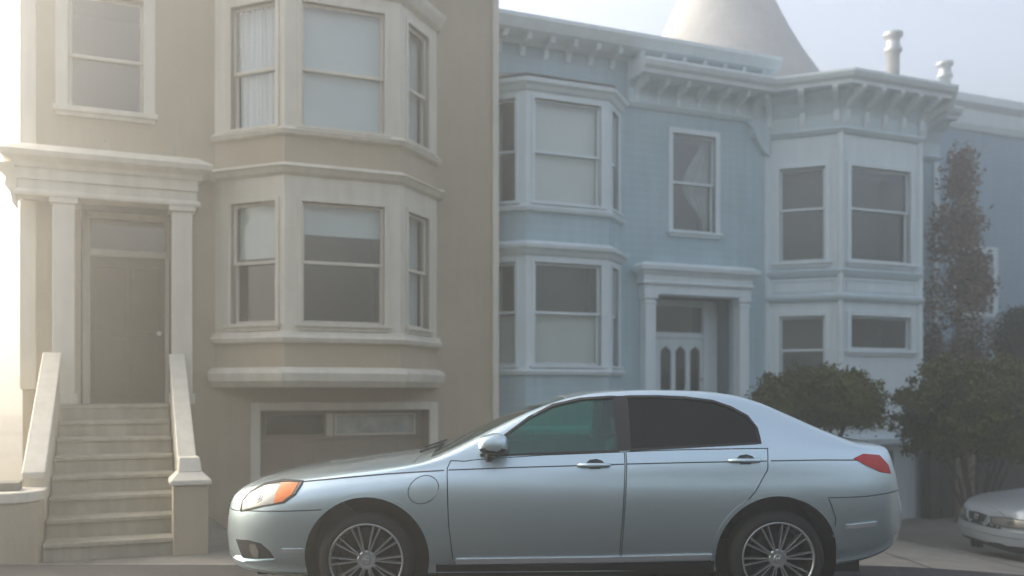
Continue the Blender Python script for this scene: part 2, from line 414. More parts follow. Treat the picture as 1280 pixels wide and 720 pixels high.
# corner boards
mb = MB(); mb.box(UL-.03, UL+.15, PB-.045, PB+.2, 1.55, 3.86); mb.box(UL-.03, UL+.15, PB-.045, PB+.2, 4.52, 7.35); mb.build('corner_board', 'cream_trim', bh, bevel=.01)
mb = MB(); mb.box(UR-.07, UR+.03, PB-.045, PB+.25, -.7, 7.35); mb.build('corner_board', 'cream_trim', bh, bevel=.01)
# porch: entablature on two square columns
mb = MB()
y0, y1 = PB-.36, PB
mb.box(-1.22, .80, y0+.03, y1+.02, 3.88, 4.06); mb.box(-1.23, .81, y0, y1+.02, 4.062, 4.20)
path = [(-1.23,y1+.25),(-1.23,y0),(.81,y0),(.81,y1)]
mb.sweep(path, [(0,4.20),(.03,4.20),(.05,4.25),(.10,4.28),(.16,4.31),(.18,4.37),(.10,4.42),(0,4.48)])
mb.sweep(path, [(0,3.87),(.025,3.87),(.03,3.90),(.015,3.93),(0,3.94)])
mb.add([(-1.23,y1,4.47),(-1.23,y0,4.47),(.81,y0,4.47),(.81,y1,4.47)], [(0,1,2,3)])
mb.build('entablature', 'cream_trim', bh)
mb = MB()
prof = [(0,3.84),(0,3.30),(.05,3.36),(.07,3.48),(.13,3.56),(.12,3.66),(.20,3.74),(.22,3.84)]
mb.prism([(-p[0]-1.235, p[1]+.42) for p in prof], 'y', PB-.28, PB-.14)
mb.build('bracket', 'cream_trim', bh)
for cx, nm in ((-.73, 0), (.62, 0)):
    mb = MB(); h = .122
    mb.box(cx-h, cx+h, PB-.34, PB-.07, 1.50, 3.80)
    mb.box(cx-h-.035, cx+h+.035, PB-.375, PB-.05, 3.80, 3.868)
    mb.box(cx-h-.03, cx+h+.03, PB-.37, PB-.05, 1.37, 1.50)
    mb.build('column', 'cream_trim', bh, bevel=.01)
for x in (-.26, .53):
    mb = MB(); mb.box(x-.03, x+.03, PB-.30, PB-.24, 4.47, 4.60); mb.tube([(x,PB-.27,4.6),(x,PB-.27,4.63)], .022, 8); mb.build('bracket_stub', 'stair_paint', bh)
# recessed door
Fd = Facet((DO[0], PB+.60),(DO[1], PB+.60))
mb = MB()
mb.box(DO[0], DO[0]+.09, PB+.50, PB+.60, 1.37, 3.88); mb.box(DO[1]-.05, DO[1], PB+.50, PB+.60, 1.37, 3.88)
mb.box(DO[0]+.091, DO[1]-.051, PB+.50, PB+.60, 3.30, 3.39); mb.box(DO[0]+.091, DO[1]-.051, PB+.50, PB+.60, 3.80, 3.88)
df = mb.build('door_frame', 'cream_trim', bh, bevel=.008)
pb = MB(); pb.box(DO[0]+.09, DO[1]-.05, PB+.56, PB+.567, 3.39, 3.80); pb.build('transom_pane', 'window_glass', df)
mb = MB(); mb.box(DO[0]+.091, DO[1]-.051, PB+.54, PB+.585, 1.375, 3.298)
for z0, z1 in ((1.5,2.2),(2.32,3.15)):
    for a, b in ((-.40,-.05),(.05,.38)):
        ring = MB(); ring_boxes(mb, Facet((0,PB+.54),(1,PB+.54)), a, b, z0, z1, .025, 0, .015)
dr = mb.build('door', 'door_brown', bh, bevel=.004)
mb = MB(); mb.lathe([(0,-.03),(.028,-.025),(.03,-.01),(.012,0),(.012,.05)], (.37, PB+.50, 2.3), 'y', 16); mb.build('door_knob', 'galv', dr)
# upper left window
window(bh, F0, s0(-.70), s0(.17), 5.07, 6.50, 'cream_trim', 5.73, casing=.14, sill=.07, cas=.035)
# garage
Fg = Facet((UL,PB),(UR,PB))
mb = MB(); ring_boxes(mb, Fg, s0(1.62), s0(3.98), -.75, 1.27, .13, -.02, .035, wb=0, wt=.11); mb.build('garage_frame', 'cream_trim', bh, bevel=.008)
mb = MB()
for k in range(5):
    z0 = -.74+k*.4; mb.box(1.625, 3.975, PB+.30, PB+.34, z0, z0+.394)
for k in range(4):
    for j in range(6):
        ring_boxes(mb, Facet((0,PB+.30),(1,PB+.30)), 1.70+j*.38, 1.70+j*.38+.30, -.70+k*.4, -.70+k*.4+.31, .012, 0, .01)
gd = mb.build('garage_door', 'garage_beige', bh, bevel=.004)
for a, b, gm, fm in ((1.74, 2.52, 'tint_glass', 'garage_beige'), (2.70, 3.84, 'pane_reflection', 'cream_trim')):
    pb = MB(); pb.box(a, b, PB+.278, PB+.285, .93, 1.19); pb.build('pane', gm, gd)
    fb = MB(); ring_boxes(fb, Facet((0,PB+.30),(1,PB+.30)), a, b, .93, 1.19, .022, 0, .03); fb.build('pane_frame', fm, gd)
fb = MB(); fb.box(2.56, 2.66, PB+.268, PB+.298, .90, 1.22); fb.build('mullion', 'cream_trim', gd)

# front stairs
st = house('front_stairs', -.15, 9.7, -.1, 'worn cream-painted front steps climbing between two sloped white side walls to the beige house door', 'stairs')
NR = 8; rise = (1.37+.10)/NR; v0 = 9.72; run = (PB-.50-v0)/(NR-1)
for k in range(NR):
    mb = MB(); z1 = -.10+rise*(k+1); a = v0+run*k; b = a+run if k < NR-1 else PB+.0
    mb.box(-.75, .46, a, b+.02 if k < NR-1 else PB+.60, -.6 if k < NR-1 else 1.0, z1-.045)
    mb.box(-.75, .46, a-.035, b+.01 if k < NR-1 else PB+.60, z1-.044, z1)
    mb.build('step', 'stair_paint', st, bevel=.008)
def slopewall(u0, u1, va, za, vb, zb_, cap, nm):
    mb = MB(); mb.prism([(va,-.6),(vb,-.6),(vb,zb_),(va,za)], 'x', u0, u1); mb.build('side_wall', 'beige_stucco' if nm else 'cream_trim', st)
    mb = MB(); d = Vector((vb-va, zb_-za)).normalized(); n = Vector((-d.y, d.x))
    q = [(va-.06,za-.02),(vb+.02,zb_+.012),(vb+.02,zb_+.07),(va-.06,za+.045)]
    mb.prism(q, 'x', u0-cap, u1+cap); mb.build('coping', 'cream_trim', st, bevel=.012)
slopewall(.475, .635, 10.02, .72, PB-.38, 1.93, .014, False)
slopewall(-.935, -.765, 10.02, .70, PB-.38, 1.93, .018, False)
mb = MB(); mb.box(.40, .73, 9.62, 10.0, -.6, .60); mb.build('pedestal', 'beige_stucco', st, bevel=.012)
mb = MB()
mb.hexa([(.37,9.58),(.76,9.58),(.76,10.03),(.37,10.03)], [(.37,9.58),(.76,9.58),(.76,10.03),(.37,10.03)], .60, .645)
mb.hexa([(.37,9.58),(.76,9.58),(.76,10.03),(.37,10.03)], [(.45,9.72),(.68,9.72),(.68,10.03),(.45,10.03)], .646, .72)
mb.hexa([(.45,9.72),(.68,9.72),(.68,10.06),(.45,10.06)], [(.465,9.80),(.66,9.80),(.66,10.06),(.465,10.06)], .721, .86)
mb.build('pedestal_cap', 'cream_trim', st, bevel=.01)
# left wing wall with a rounded end and a low planter recess on top
arc = [(-1.02,10.05),(-.76,10.05)]+[(-.76-.26+.26*math.cos(a), 9.76+.0-.22*math.sin(a)) for a in [R(x) for x in (0,20,40,60,80,90)]]
wing = [(-.76,10.04),(-.76,9.78),(-.79,9.66),(-.86,9.57),(-.97,9.52),(-1.8,9.47),(-1.8,10.04)]
mb = MB(); mb.prism(wing, 'z', -.6, .50); mb.build('wing_wall', 'beige_stucco', st)
wc = [(-.73,10.05),(-.73,9.77),(-.765,9.635),(-.85,9.535),(-.97,9.485),(-1.83,9.435),(-1.83,10.05)]
mb = MB(); mb.prism(wc, 'z', .50, .60); mb.build('wing_cap', 'cream_trim', st, bevel=.015)
mb = MB(); mb.box(-1.16,-.94,9.66,9.92,.60,.68); mb.build('cap_block', 'stair_paint', st, bevel=.01)
for p in [o for o in COL.objects if o.name.startswith('cap_block')]: p.data.materials[0] = M['concrete']

# ================================================================== BLUE HOUSE
PL = 13.3
bl = house('town_house', 5.05, PL, -1.0, 'pale blue wooden house with bracketed cornice, small left bay, pillared porch and wide right bay', 'house')
VL, VR = 5.06, 14.45
F1 = Facet((VL,PL),(VR,PL)); s1 = lambda u: u-VL
mats = ['blue_siding', 'pale_trim', 'interior_pale']
PO = (8.02, 9.72)      # porch recess
LB = [(5.06,PL),(5.56,PL-.5),(6.98,PL-.5),(7.48,PL)]
RB = [(10.42,PL),(11.29,PL-.87),(13.10,PL-.87),(13.97,PL)]
mb = MB()
CW = (8.50, 9.38)
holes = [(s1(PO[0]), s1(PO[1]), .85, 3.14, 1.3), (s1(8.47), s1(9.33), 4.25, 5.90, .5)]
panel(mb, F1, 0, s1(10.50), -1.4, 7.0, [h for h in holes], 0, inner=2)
panel(mb, F1, s1(13.90), s1(VR), -1.4, 6.6, [], 0)
for (a, b) in (((VL,PL),(VL,PL+11)),((VR,PL),(VR,PL+11)),((VL,PL+11),(VR,PL+11))):
    mb.add([(a[0],a[1],-1.4),(b[0],b[1],-1.4),(b[0],b[1],6.6),(a[0],a[1],6.6)], [(0,1,2,3)])
mb.build('wall', mats, bl)
# left bay, two storeys with its own little cornices
lf = [Facet(LB[i],LB[i+1]) for i in range(3)]
LH = [(.18,.53),(.14,1.28),(.16,.53)]
bb = MB()
for i, F in enumerate(lf):
    rm = .42 if i == 1 else .22; a, b = LH[i]
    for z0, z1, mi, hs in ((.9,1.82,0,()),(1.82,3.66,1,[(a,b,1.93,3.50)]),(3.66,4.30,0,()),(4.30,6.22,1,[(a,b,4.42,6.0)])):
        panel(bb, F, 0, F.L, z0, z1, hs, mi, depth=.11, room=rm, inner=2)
bb.cur = 0
for z in (.9, 6.22): bb.add([(x,y,z) for x,y in LB], [(0,1,2,3)])
bb.build('bay', mats, bl)
for i, F in enumerate(lf):
    a, b = LH[i]
    window(bl, F, a, b, 1.93, 3.50, 'pale_trim', 2.74, casing=.05, sill=.04, cas=.02, cover=[('blind',1.94,2.72,'blind_white')] if i == 1 else [('blind',1.94,2.7,'blind')] if i == 0 else None)
    window(bl, F, a, b, 4.42, 6.00, 'pale_trim', 5.20, casing=.05, sill=.04, cas=.02, cover=[('blind',4.43,6.0,'blind_white')] if i == 1 else None)
mb = MB()
for nm, pr in [('bay_cornice', [(0,z-.06),(.04,z-.04),(.08,z+.02),(.13,z+.05),(.14,z+.10),(.02,z+.16),(0,z+.17)]) for z in (3.66, 6.16)]+[
        ('sill_moulding', [(0,1.78),(.06,1.79),(.08,1.84),(.03,1.88),(0,1.89)]), ('sill_moulding', [(0,4.27),(.06,4.28),(.08,4.33),(.03,4.37),(0,4.38)]),
        ('base_moulding', [(0,.86),(.05,.87),(.07,.95),(0,1.0)])]:
    mb = MB(); mb.sweep(LB, pr); mb.build(nm, 'pale_trim', bl)
# small curved roof over the upper left bay
mb = MB(); mb.hexa([(x,y) for x,y in [(4.97,PL),(5.52,PL-.6),(7.02,PL-.6),(7.57,PL)]], [(5.3,PL),(5.6,PL-.1),(6.9,PL-.1),(7.2,PL)], 6.335, 6.5); mb.build('bay_roof', 'roof_slate', bl)
# middle window
window(bl, F1, s1(8.47), s1(9.33), 4.25, 5.90, 'pale_trim', 5.08, casing=.09, sill=.05, cas=.03)
sb = MB(); n = 30; mcol = 22; vs = []
for i in range(n+1):
    f = i/n; z = 5.88-1.58*f; wd_ = .10+.40*max(0, math.sin(min(1, f*1.15)*math.pi))**1.4
    for j in range(mcol+1):
        g = j/mcol; vs.append((9.31-wd_*(1-g), PL+.20+.018*math.sin(g*22+f*3), z-.10*(1-g)*math.sin(f*3.1)))
sb.smooth = True; sb.add(vs, [(i*(mcol+1)+j, i*(mcol+1)+j+1, (i+1)*(mcol+1)+j+1, (i+1)*(mcol+1)+j) for i in range(n) for j in range(mcol)])
sb.build('curtain', 'sheer', [o for o in bl.children if o.name.startswith('window')][-1])
# porch
Fp = Facet((7.86,PL-.22),(9.90,PL-.22))
mb = MB()
mb.box(7.80, 9.92, PL-.22, PL-.001, 3.14, 3.32); mb.box(7.78, 9.94, PL-.24, PL-.001, 3.322, 3.46)
path = [(7.78,PL),(7.78,PL-.24),(9.94,PL-.24),(9.94,PL)]
mb.sweep(path, [(0,3.46),(.03,3.46),(.05,3.50),(.10,3.53),(.11,3.59),(.02,3.64),(0,3.66)])
mb.sweep(path, [(0,3.30),(.02,3.30),(.03,3.33),(0,3.35)])
mb.add([(7.78,PL,3.655),(7.78,PL-.24,3.655),(9.94,PL-.24,3.655),(9.94,PL,3.655)], [(0,1,2,3)])
mb.build('entablature', 'pale_trim', bl)
for cx in (7.93, 9.80):
    mb = MB(); mb.box(cx-.10, cx+.10, PL-.20, PL-.002, .98, 3.06); mb.box(cx-.13, cx+.13, PL-.23, PL-.002, 3.06, 3.138); mb.box(cx-.115, cx+.115, PL-.215, PL-.002, 2.98, 3.01)
    mb.box(cx-.13, cx+.13, PL-.23, PL-.002, .85, .98)
    mb.build('column', 'pale_trim', bl, bevel=.008)
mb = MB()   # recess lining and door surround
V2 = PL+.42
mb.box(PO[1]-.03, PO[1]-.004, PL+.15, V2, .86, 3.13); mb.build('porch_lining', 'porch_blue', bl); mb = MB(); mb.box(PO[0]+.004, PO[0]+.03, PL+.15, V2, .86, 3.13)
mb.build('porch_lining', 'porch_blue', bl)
mb = MB()
D0, D1 = 8.16, 9.36
mb.box(PO[0]+.031, D0, V2, V2+.06, .86, 3.13); mb.box(D1, D1+.10, V2-.03, V2+.06, .86, 3.13); mb.box(D1+.101, PO[1]-.031, V2+.02, V2+.06, .86, 3.13)
mb.box(D0+.001, D1-.001, V2-.01, V2+.06, 2.46, 2.56)
mb.box(D0+.001, D1-.001, V2, V2+.06, 3.02, 3.13)
df = mb.build('door_frame', 'pale_trim', bl, bevel=.006)
pb = MB(); pb.box(D0, D1, V2+.02, V2+.027, 2.56, 3.02); pb.build('transom_pane', 'window_glass', df)
mb = MB(); Fdd = Facet((0,V2+.01),(1,V2+.01))
W4 = (D1-D0)/4; ts = [D0]
for k in range(4):
    a = D0+W4*k+.045; b = D0+W4*(k+1)-.045
    mb.box(D0+W4*k, a, V2+.01, V2+.05, 1.30, 2.455); mb.box(b, D0+W4*(k+1)-.0005, V2+.01, V2+.05, 1.30, 2.455)
    mid_ = (a+b)/2
    mb.prism([(a,2.455),(a,2.22),(a+.03,2.27),(mid_-.02,2.30),(mid_,2.34),(mid_+.02,2.30),(b-.03,2.27),(b,2.22),(b,2.455)], 'y', V2+.0105, V2+.05)
mb.box(D0, D1, V2+.01, V2+.05, .86, 1.30)
dr = mb.build('door', 'pale_trim', bl)
for k in range(4):
    a = D0+W4*k+.045; b = D0+W4*(k+1)-.045
    pb = MB(); pb.box(a-.01, b+.01, V2+.03, V2+.035, 1.28, 2.40); pb.build('pane', 'window_glass', dr)
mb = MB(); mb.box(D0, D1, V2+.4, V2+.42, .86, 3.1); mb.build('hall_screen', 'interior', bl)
mb = MB(); mb.lathe([(0,-.03),(.028,-.025),(.03,-.01),(.012,0),(.012,.05)], (D1-.04, V2-.02, 1.75), 'y', 16); mb.build('door_knob', 'galv', dr)
mb = MB(); mb.box(PO[0]-.02, PO[1]+.02, PL-.75, V2, .70, .85); mb.box(PO[0]-.02, PO[1]+.02, PL-.72, V2, -1.2, .698)
for k in range(7): mb.box(PO[0]+.05, PO[1]-.05, PL-.75-.27*(k+1), PL-.75-.27*k-.002, -1.2, .85-.17*(k+1))
mb.build('porch_steps', 'kerb_stone', bl, bevel=.01)
# right bay tower
rf = [Facet(RB[i],RB[i+1]) for i in range(3)]
RH = [(.22,.98),(.22,1.58),(.25,.98)]
bb = MB()
for i, F in enumerate(rf):
    rm = .7 if i == 1 else .4; a, b = RH[i]
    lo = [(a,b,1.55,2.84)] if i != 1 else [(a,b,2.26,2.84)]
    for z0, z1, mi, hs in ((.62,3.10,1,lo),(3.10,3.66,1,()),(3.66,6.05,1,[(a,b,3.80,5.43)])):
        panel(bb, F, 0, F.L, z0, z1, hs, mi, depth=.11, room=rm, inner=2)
bb.cur = 1
for z in (.62, 6.05): bb.add([(x,y,z) for x,y in RB], [(0,1,2,3)])
bb.build('bay', mats, bl)
for i, F in enumerate(rf):
    a, b = RH[i]
    window(bl, F, a, b, 3.80, 5.43, 'pale_trim', 4.71, casing=.085, sill=.06, cas=.03)
    if i != 1: window(bl, F, a, b, 1.55, 2.84, 'pale_trim', 2.25, casing=.085, sill=.05, cas=.03)
    else: window(bl, F, a, b, 2.26, 2.84, 'pale_trim', -1, casing=.085, sill=.06, cas=.03)
for nm, pr in (('sill_moulding', [(0,3.50),(.03,3.52),(.06,3.57),(.08,3.62),(.03,3.65),(0,3.66)]), ('belt_moulding', [(0,3.09),(.06,3.10),(.09,3.15),(.09,3.19),(.03,3.22),(0,3.23)]),
        ('base_moulding', [(0,.58),(.08,.60),(.10,.70),(.03,.76),(0,.78)])):
    mb = MB(); mb.sweep(RB, pr); mb.build(nm, 'blue_trim', bl)
for F in rf:      # sunk panel mouldings of the spandrel
    mb = MB(); ring_boxes(mb, F, .14, F.L-.14, 3.28, 3.44, .02, 0, .014); mb.build('panel_moulding', 'blue_trim', bl)
for c, F in ((RB[0], rf[0]), (RB[1], rf[0]), (RB[2], rf[1])):
    mb = MB(); mb.tube([(c[0],c[1],.78),(c[0],c[1],6.0)], .055, 10); mb.smooth = True; mb.build('corner_bead', 'pale_trim', bl)
# flared cornice with brackets, wrapping the tower
RC = [(7.60,PL),(10.42,PL),(11.29,PL-.87),(13.10,PL-.87),(13.97,PL),(VR+.02,PL)]
mb = MB()
mb.sweep([(10.05,PL)]+RC[1:], [(0,5.98),(.05,5.98),(.10,6.04),(.06,6.09),(.07,6.30),(.16,6.50),(.30,6.62),(.30,6.66),(0,6.66)])
mb.build('frieze', 'blue_trim', bl)
mb = MB()
mb.sweep(RC, [(0,6.66),(.50,6.66),(.52,6.72),(.58,6.76),(.62,6.83),(.62,6.87),(.50,6.90),(0,6.98)])
cor = mb.build('roof_cornice', 'pale_trim', bl)
mb = MB(); mb.sweep([(7.60,PL),(10.05,PL)], [(0,6.22),(.05,6.24),(.09,6.30),(.06,6.34),(.05,6.55),(.12,6.66),(0,6.66)]); mb.build('frieze', 'blue_trim', bl)
def bracket(parent, P, n, h0, h1, out, wd=.09):
    """scrolled cornice bracket standing out along n at P"""
    d = Vector((-n.y, n.x)); prof = [(0,h0),(.03,h0),(.07,h0+.08),(.08,h0+(h1-h0)*.45),(out*.45,h0+(h1-h0)*.62),(out*.9,h1-.10),(out,h1-.04),(out,h1),(0,h1)]
    vs = []
    for s_ in (-.5,.5):
        for o, z in prof:
            q = Vector(P)+n*o+d*wd*s_; vs.append((q.x,q.y,z))
    k = len(prof); b_ = MB()
    b_.add(vs, [tuple(range(k))[::-1], tuple(range(k,2*k))]+[(i,(i+1)%k,k+(i+1)%k,k+i) for i in range(k)])
    b_.build('bracket', 'pale_trim', parent)
for F in rf:
    n = 3 if F.L < 1.5 else 5
    for k in range(n):
        t = .06+(F.L-.12)*k/(n-1); p = F.P(t,.05,0); bracket(bl, (p[0],p[1]), F.n, 6.10, 6.66, .46)
for k in range(6):
    bracket(bl, (7.75+k*.40,PL), Vector((0,-1)), 6.26, 6.66, .40, .07)
# curved knee where the wall cornice meets the tower
mb = MB()
mb.prism([(9.95,6.2),(10.02,6.16),(10.10,6.05),(10.18,5.90),(10.30,5.74),(10.42,5.66),(10.42,6.22),(9.95,6.22)], 'y', PL-.10, PL-.001); mb.build('knee_bracket', 'blue_trim', bl)
# upper storey behind with its own eave and brackets
mb = MB(); mb.box(VL, 10.6, PL+.003, PL+6, 6.61, 7.0); mb.build('attic_wall', 'blue_siding', bl)
mb = MB()
mb.sweep([(VL,PL),(10.35,PL)], [(0,6.98),(.04,6.98),(.06,7.05),(.42,7.07),(.46,7.12),(.52,7.20),(.52,7.26),(0,7.34)])
mb.build('eave', 'pale_trim', bl)
for k in range(13):
    bracket(bl, (5.3+k*.40,PL), Vector((0,-1)), 6.80, 7.07, .34, .08)
mb = MB()    # steep turret roof rising behind, partly lost in the fog
cx, cy = 13.1, PL+5.0
prof = [(2.7,7.0),(2.6,8.0),(2.2,8.8),(1.85,9.35),(1.52,9.95),(1.24,10.55),(.98,11.1),(.55,12.0),(.02,12.9)]
mb.smooth = True; mb.lathe(prof, (cx,cy,0), 'z', 20); mb.smooth = False
roof = mb.build('roof', 'roof_slate', bl)
mb = MB(); mb.add([(VL,PL+.01,7.33),(10.4,PL+.01,7.33),(10.4,PL+6,7.8),(VL,PL+6,7.8)], [(0,1,2,3)])
mb.add([(10.38,PL,6.97),(11.29,PL-.86,6.97),(13.1,PL-.86,6.97),(13.97,PL,6.97),(VR,PL,6.97),(VR,PL+11,7.1),(10.38,PL+11,7.1)], [(0,1,2,3,4,5,6)])
mb.build('roof', 'roof_slate', bl)
def flue(u, v, r, z0, z1, parent):
    mb = MB(); mb.smooth = True
    mb.lathe([(r,z0),(r,z1-.42),(r*1.35,z1-.40),(r*1.4,z1-.34),(r*1.05,z1-.28),(r*1.05,z1-.12),(r*1.45,z1-.10),(r*1.5,z1-.03),(r*.5,z1),(0,z1+.01)], (u,v,0), 'z', 20)
    mb.build('chimney', 'galv', parent)
flue(13.67, PL+.32, .12, 6.9, 8.5, roof)
# garage at street level under the right bay
mb = MB(); Fg = Facet((VL,PL),(VR,PL))
ga, gb = 11.0, 13.32
wb = MB()
panel(wb, Fg, s1(10.50), s1(13.90), -1.4, .70, [(s1(ga), s1(gb), -1.1, .42, .35)], 1, depth=.3, inner=2); wb.build('garage_wall', mats, bl)
ring_boxes(mb, Fg, s1(ga), s1(gb), -1.1, .42, .10, -.02, .035, wb=0, wt=.12); mb.build('garage_frame', 'pale_trim', bl, bevel=.008)
mb = MB(); mb.box(ga+.005, gb-.005, PL+.18, PL+.22, -1.09, .41)
for k in range(4): mb.box(ga+.02, gb-.02, PL+.16, PL+.179, -1.05+k*.36, -.72+k*.36)
gd = mb.build('garage_door', 'garage_grey', bl, bevel=.006)
mb = MB(); mb.box(12.9,13.06,PL+.13,PL+.16,-.35,-.31); mb.build('handle', 'black_plastic', gd)
mb = MB(); mb.box(VL-.0, VL+.07, PL-.04, PL+.1, -1.0, 6.9); mb.build('corner_board', 'pale_trim', bl)
mb = MB(); mb.box(VR-.10, VR+.03, PL-.04, PL+.1, -1.3, 5.97); mb.build('corner_board', 'pale_trim', bl)

# ================================================================== FAR HOUSE
PF = 15.6
fh = house('town_house', 15.2, PF, -1.4, 'dim blue house at the right edge with a pale parapet, mostly lost in fog', 'house')
FA, FBn = 14.9, 23.5; F2 = Facet((FA,PF),(FBn,PF))
mb = MB()
wa, wb_ = 17.62, 18.7
panel(mb, F2, 0, FBn-FA, -1.6, 8.1, [(wa-FA, wb_-FA, 3.35, 4.75)], 0, inner=2)
for (a, b) in (((FA,PF),(FA,PF+10)),((FBn,PF),(FBn,PF+10)),((FA,PF+10),(FBn,PF+10))):
    mb.add([(a[0],a[1],-1.6),(b[0],b[1],-1.6),(b[0],b[1],8.1),(a[0],a[1],8.1)], [(0,1,2,3)])
mb.add([(FA,PF,8.09),(FBn,PF,8.09),(FBn,PF+10,8.09),(FA,PF+10,8.09)], [(0,1,2,3)])
mb.build('wall', ['far_siding','pale_trim','interior'], fh)
window(fh, F2, wa-FA, wb_-FA, 3.35, 4.75, 'pale_trim', 4.05, casing=.16, sill=.07)
mb = MB(); mb.sweep([(FA,PF+9),(FA,PF),(FBn,PF)], [(0,7.55),(.06,7.57),(.12,7.7),(.16,8.0),(.30,8.12),(.30,8.3),(0,8.32)]); mb.build('parapet', 'pale_trim', fh)

flue(18.2, 16.5, .13, 7.9, 9.5, fh)
# dark fence between the houses
fe = house('board_fence', 14.5, 13.0, -1.0, 'tall dark wooden board fence beside the blue house garage, behind the leafy shrub', 'fence')
mb = MB(); k = 0; u = 14.02
while u < 20:
    mb.box(u, u+.145, 13.05+.012*(k%2), 13.075+.012*(k%2), -1.5, .95+.02*random.random()); u += .15; k += 1
mb.build('board_panel', 'fence_wood', fe)
for u in (14.0, 16.4, 18.8):
    mb = MB(); mb.box(u-.05, u+.05, 13.09, 13.19, -1.5, 1.0); mb.build('post', 'fence_wood', fe, bevel=.008)
mb = MB(); mb.box(13.98, 20, 13.0, 13.05, .70, .80); mb.box(13.98, 20, 13.0, 13.05, -.7, -.6); mb.build('rail', 'fence_wood', fe)

# ================================================================== PLANTS
def foliage(parent, clumps, n, size, m, seed, name='crown', flat=1.0):
    rd = random.Random(seed); mb = MB(); vs = []; fs = []
    tot = sum(c[3]**2 for c in clumps)
    for (cx, cy, cz, r) in clumps:
        k = int(n*r*r/tot)
        for _ in range(k):
            d = Vector((rd.gauss(0,1), rd.gauss(0,1), rd.gauss(0,1))).normalized(); q = r*(.2+.95*rd.random()**.6)*(1+.45*rd.gauss(0,1)*.6)
            p = Vector((cx,cy,cz))+Vector((d.x*q, d.y*q, d.z*q*flat))
            a = Vector((rd.gauss(0,1), rd.gauss(0,1), rd.gauss(0,1)+.4)).normalized(); b = a.cross(Vector((rd.gauss(0,1),rd.gauss(0,1),rd.gauss(0,1)))).normalized()
            s = size*(.6+.8*rd.random()); i = len(vs)
            vs += [p-a*s, p+b*s*.42, p+a*s, p-b*s*.42]; fs.append((i,i+1,i+2,i+3))
    mb.v = [tuple(v) for v in vs]; mb.f = fs; mb.m = [0]*len(fs); mb.sm = [False]*len(fs)
    return mb.build(name, m, parent)
def shrub(name, x, y, zb_, cz, rx, rz, label, cat, m='leaf_green', n=16000, seed=1, stems=7, ry=None, lean=0):
    rd = random.Random(seed); ry = ry or rx*.85
    root = empty(name, (x,y,zb_), 0, label, cat)
    cl = []
    for _ in range(230):
        while True:
            d = Vector((rd.uniform(-1,1), rd.uniform(-1,1), rd.uniform(-1,1)))
            if .30 < d.length < .93+.14*rd.random(): break
        if d.z < -.55: d.z = -.55*rd.random()
        r = .07+.17*rd.random()**1.5
        cl.append((d.x*(rx-r*.8), d.y*(ry-r*.8), cz-zb_+d.z*(rz-r*.8), r))
    foliage(root, cl, int(n*1.6), .034, m, seed, flat=.8)
    for k in range(stems):
        a = 2*math.pi*k/stems+rd.random()*.6; f = .55+.4*rd.random()
        tip = Vector((math.cos(a)*rx*f*.8, math.sin(a)*ry*f*.8, cz-zb_+rz*.15)); base = Vector((rd.uniform(-.06,.06), rd.uniform(-.05,.05), 0))
        mid_ = base.lerp(tip,.45)+Vector((0,0,.0))-Vector((tip.x*.25, tip.y*.25, 0))
        pts = [base*(1-t)**2+mid_*2*t*(1-t)+tip*t*t for t in [i/8 for i in range(9)]]
        pts = [p+Vector((rd.gauss(0,.012),rd.gauss(0,.012),0)) for p in pts]
        b_ = MB(); b_.smooth = True; b_.tube(pts, .034, 7, .010)
        for j in range(4):
            q = pts[4+j]; t2 = q+Vector((rd.uniform(-.35,.35), rd.uniform(-.3,.3), rd.uniform(.15,.45)))
            b_.tube([q, q.lerp(t2,.5)+Vector((rd.gauss(0,.03),rd.gauss(0,.03),.02)), t2], .012, 5, .004)
        b_.build('stem', 'bark', root)
    return root
def at(px, py, D): return ((px-640)/1150*D, D, CAMZ-(py-490)/1150*D)
x, y, z = at(1022, 505, 13.2)
shrub('shrub', x, y, h_side(x,y), z, 1.08, .62, 'low rounded olive-green shrub just behind the boot of the silver sedan', 'shrub', seed=3, n=20000)
x, y, z = at(1222, 522, 13.6)
shrub('shrub', x, y, h_side(x,y), z, 1.30, 1.02, 'large leafy green shrub with bare lower stems behind the white car', 'shrub', seed=5, n=34000, stems=9)
# thin brown tree
x, y, z = at(1200, 300, 17.0)
zb_ = h_side(x, y)
tr = empty('slender_tree', (x,y,zb_), 0, 'slender rusty-brown tree between the blue houses, veiled by fog', 'tree')
rd = random.Random(11); cl = []
for _ in range(80):
    t = rd.random(); h = 2.4+t*4.3; wr = .52*math.sin(math.pi*min(1,(t*.9+.16)))+.08
    a = rd.random()*6.28; q = rd.random()**.6*wr; cl.append((math.cos(a)*q, math.sin(a)*q, h, .16+.13*rd.random()))
foliage(tr, cl, 11000, .045, 'leaf_brown', 12, flat=1.3)
mb = MB(); mb.smooth = True
mb.tube([(0,0,0),(.03,0,1.5),(-.03,.02,3.2),(.02,0,5),(.0,0,6.6)], [.10,.085,.06,.035,.012], 8)
mb.tube([(.2,0,0),(.22,0,1.6),(.28,.02,3.1),(.2,0,4.4)], [.06,.05,.035,.012], 7)
for k in range(26):
    h = 2.3+k*.16; a = rd.random()*6.28; mb.tube([(0,0,h),(math.cos(a)*.25,math.sin(a)*.25,h+.25),(math.cos(a)*.45,math.sin(a)*.45,h+.6)], .018, 5, .004)
mb.build('trunk', 'pale_bark', tr)
x, y, z = at(1290, 425, 16.5)
shrub('shrub', x, y, h_side(x,y), z, .75, .75, 'dark bushy shrub at the far right edge in front of the dim blue house', 'shrub', 'leaf_dark', 9000, 21, 4)

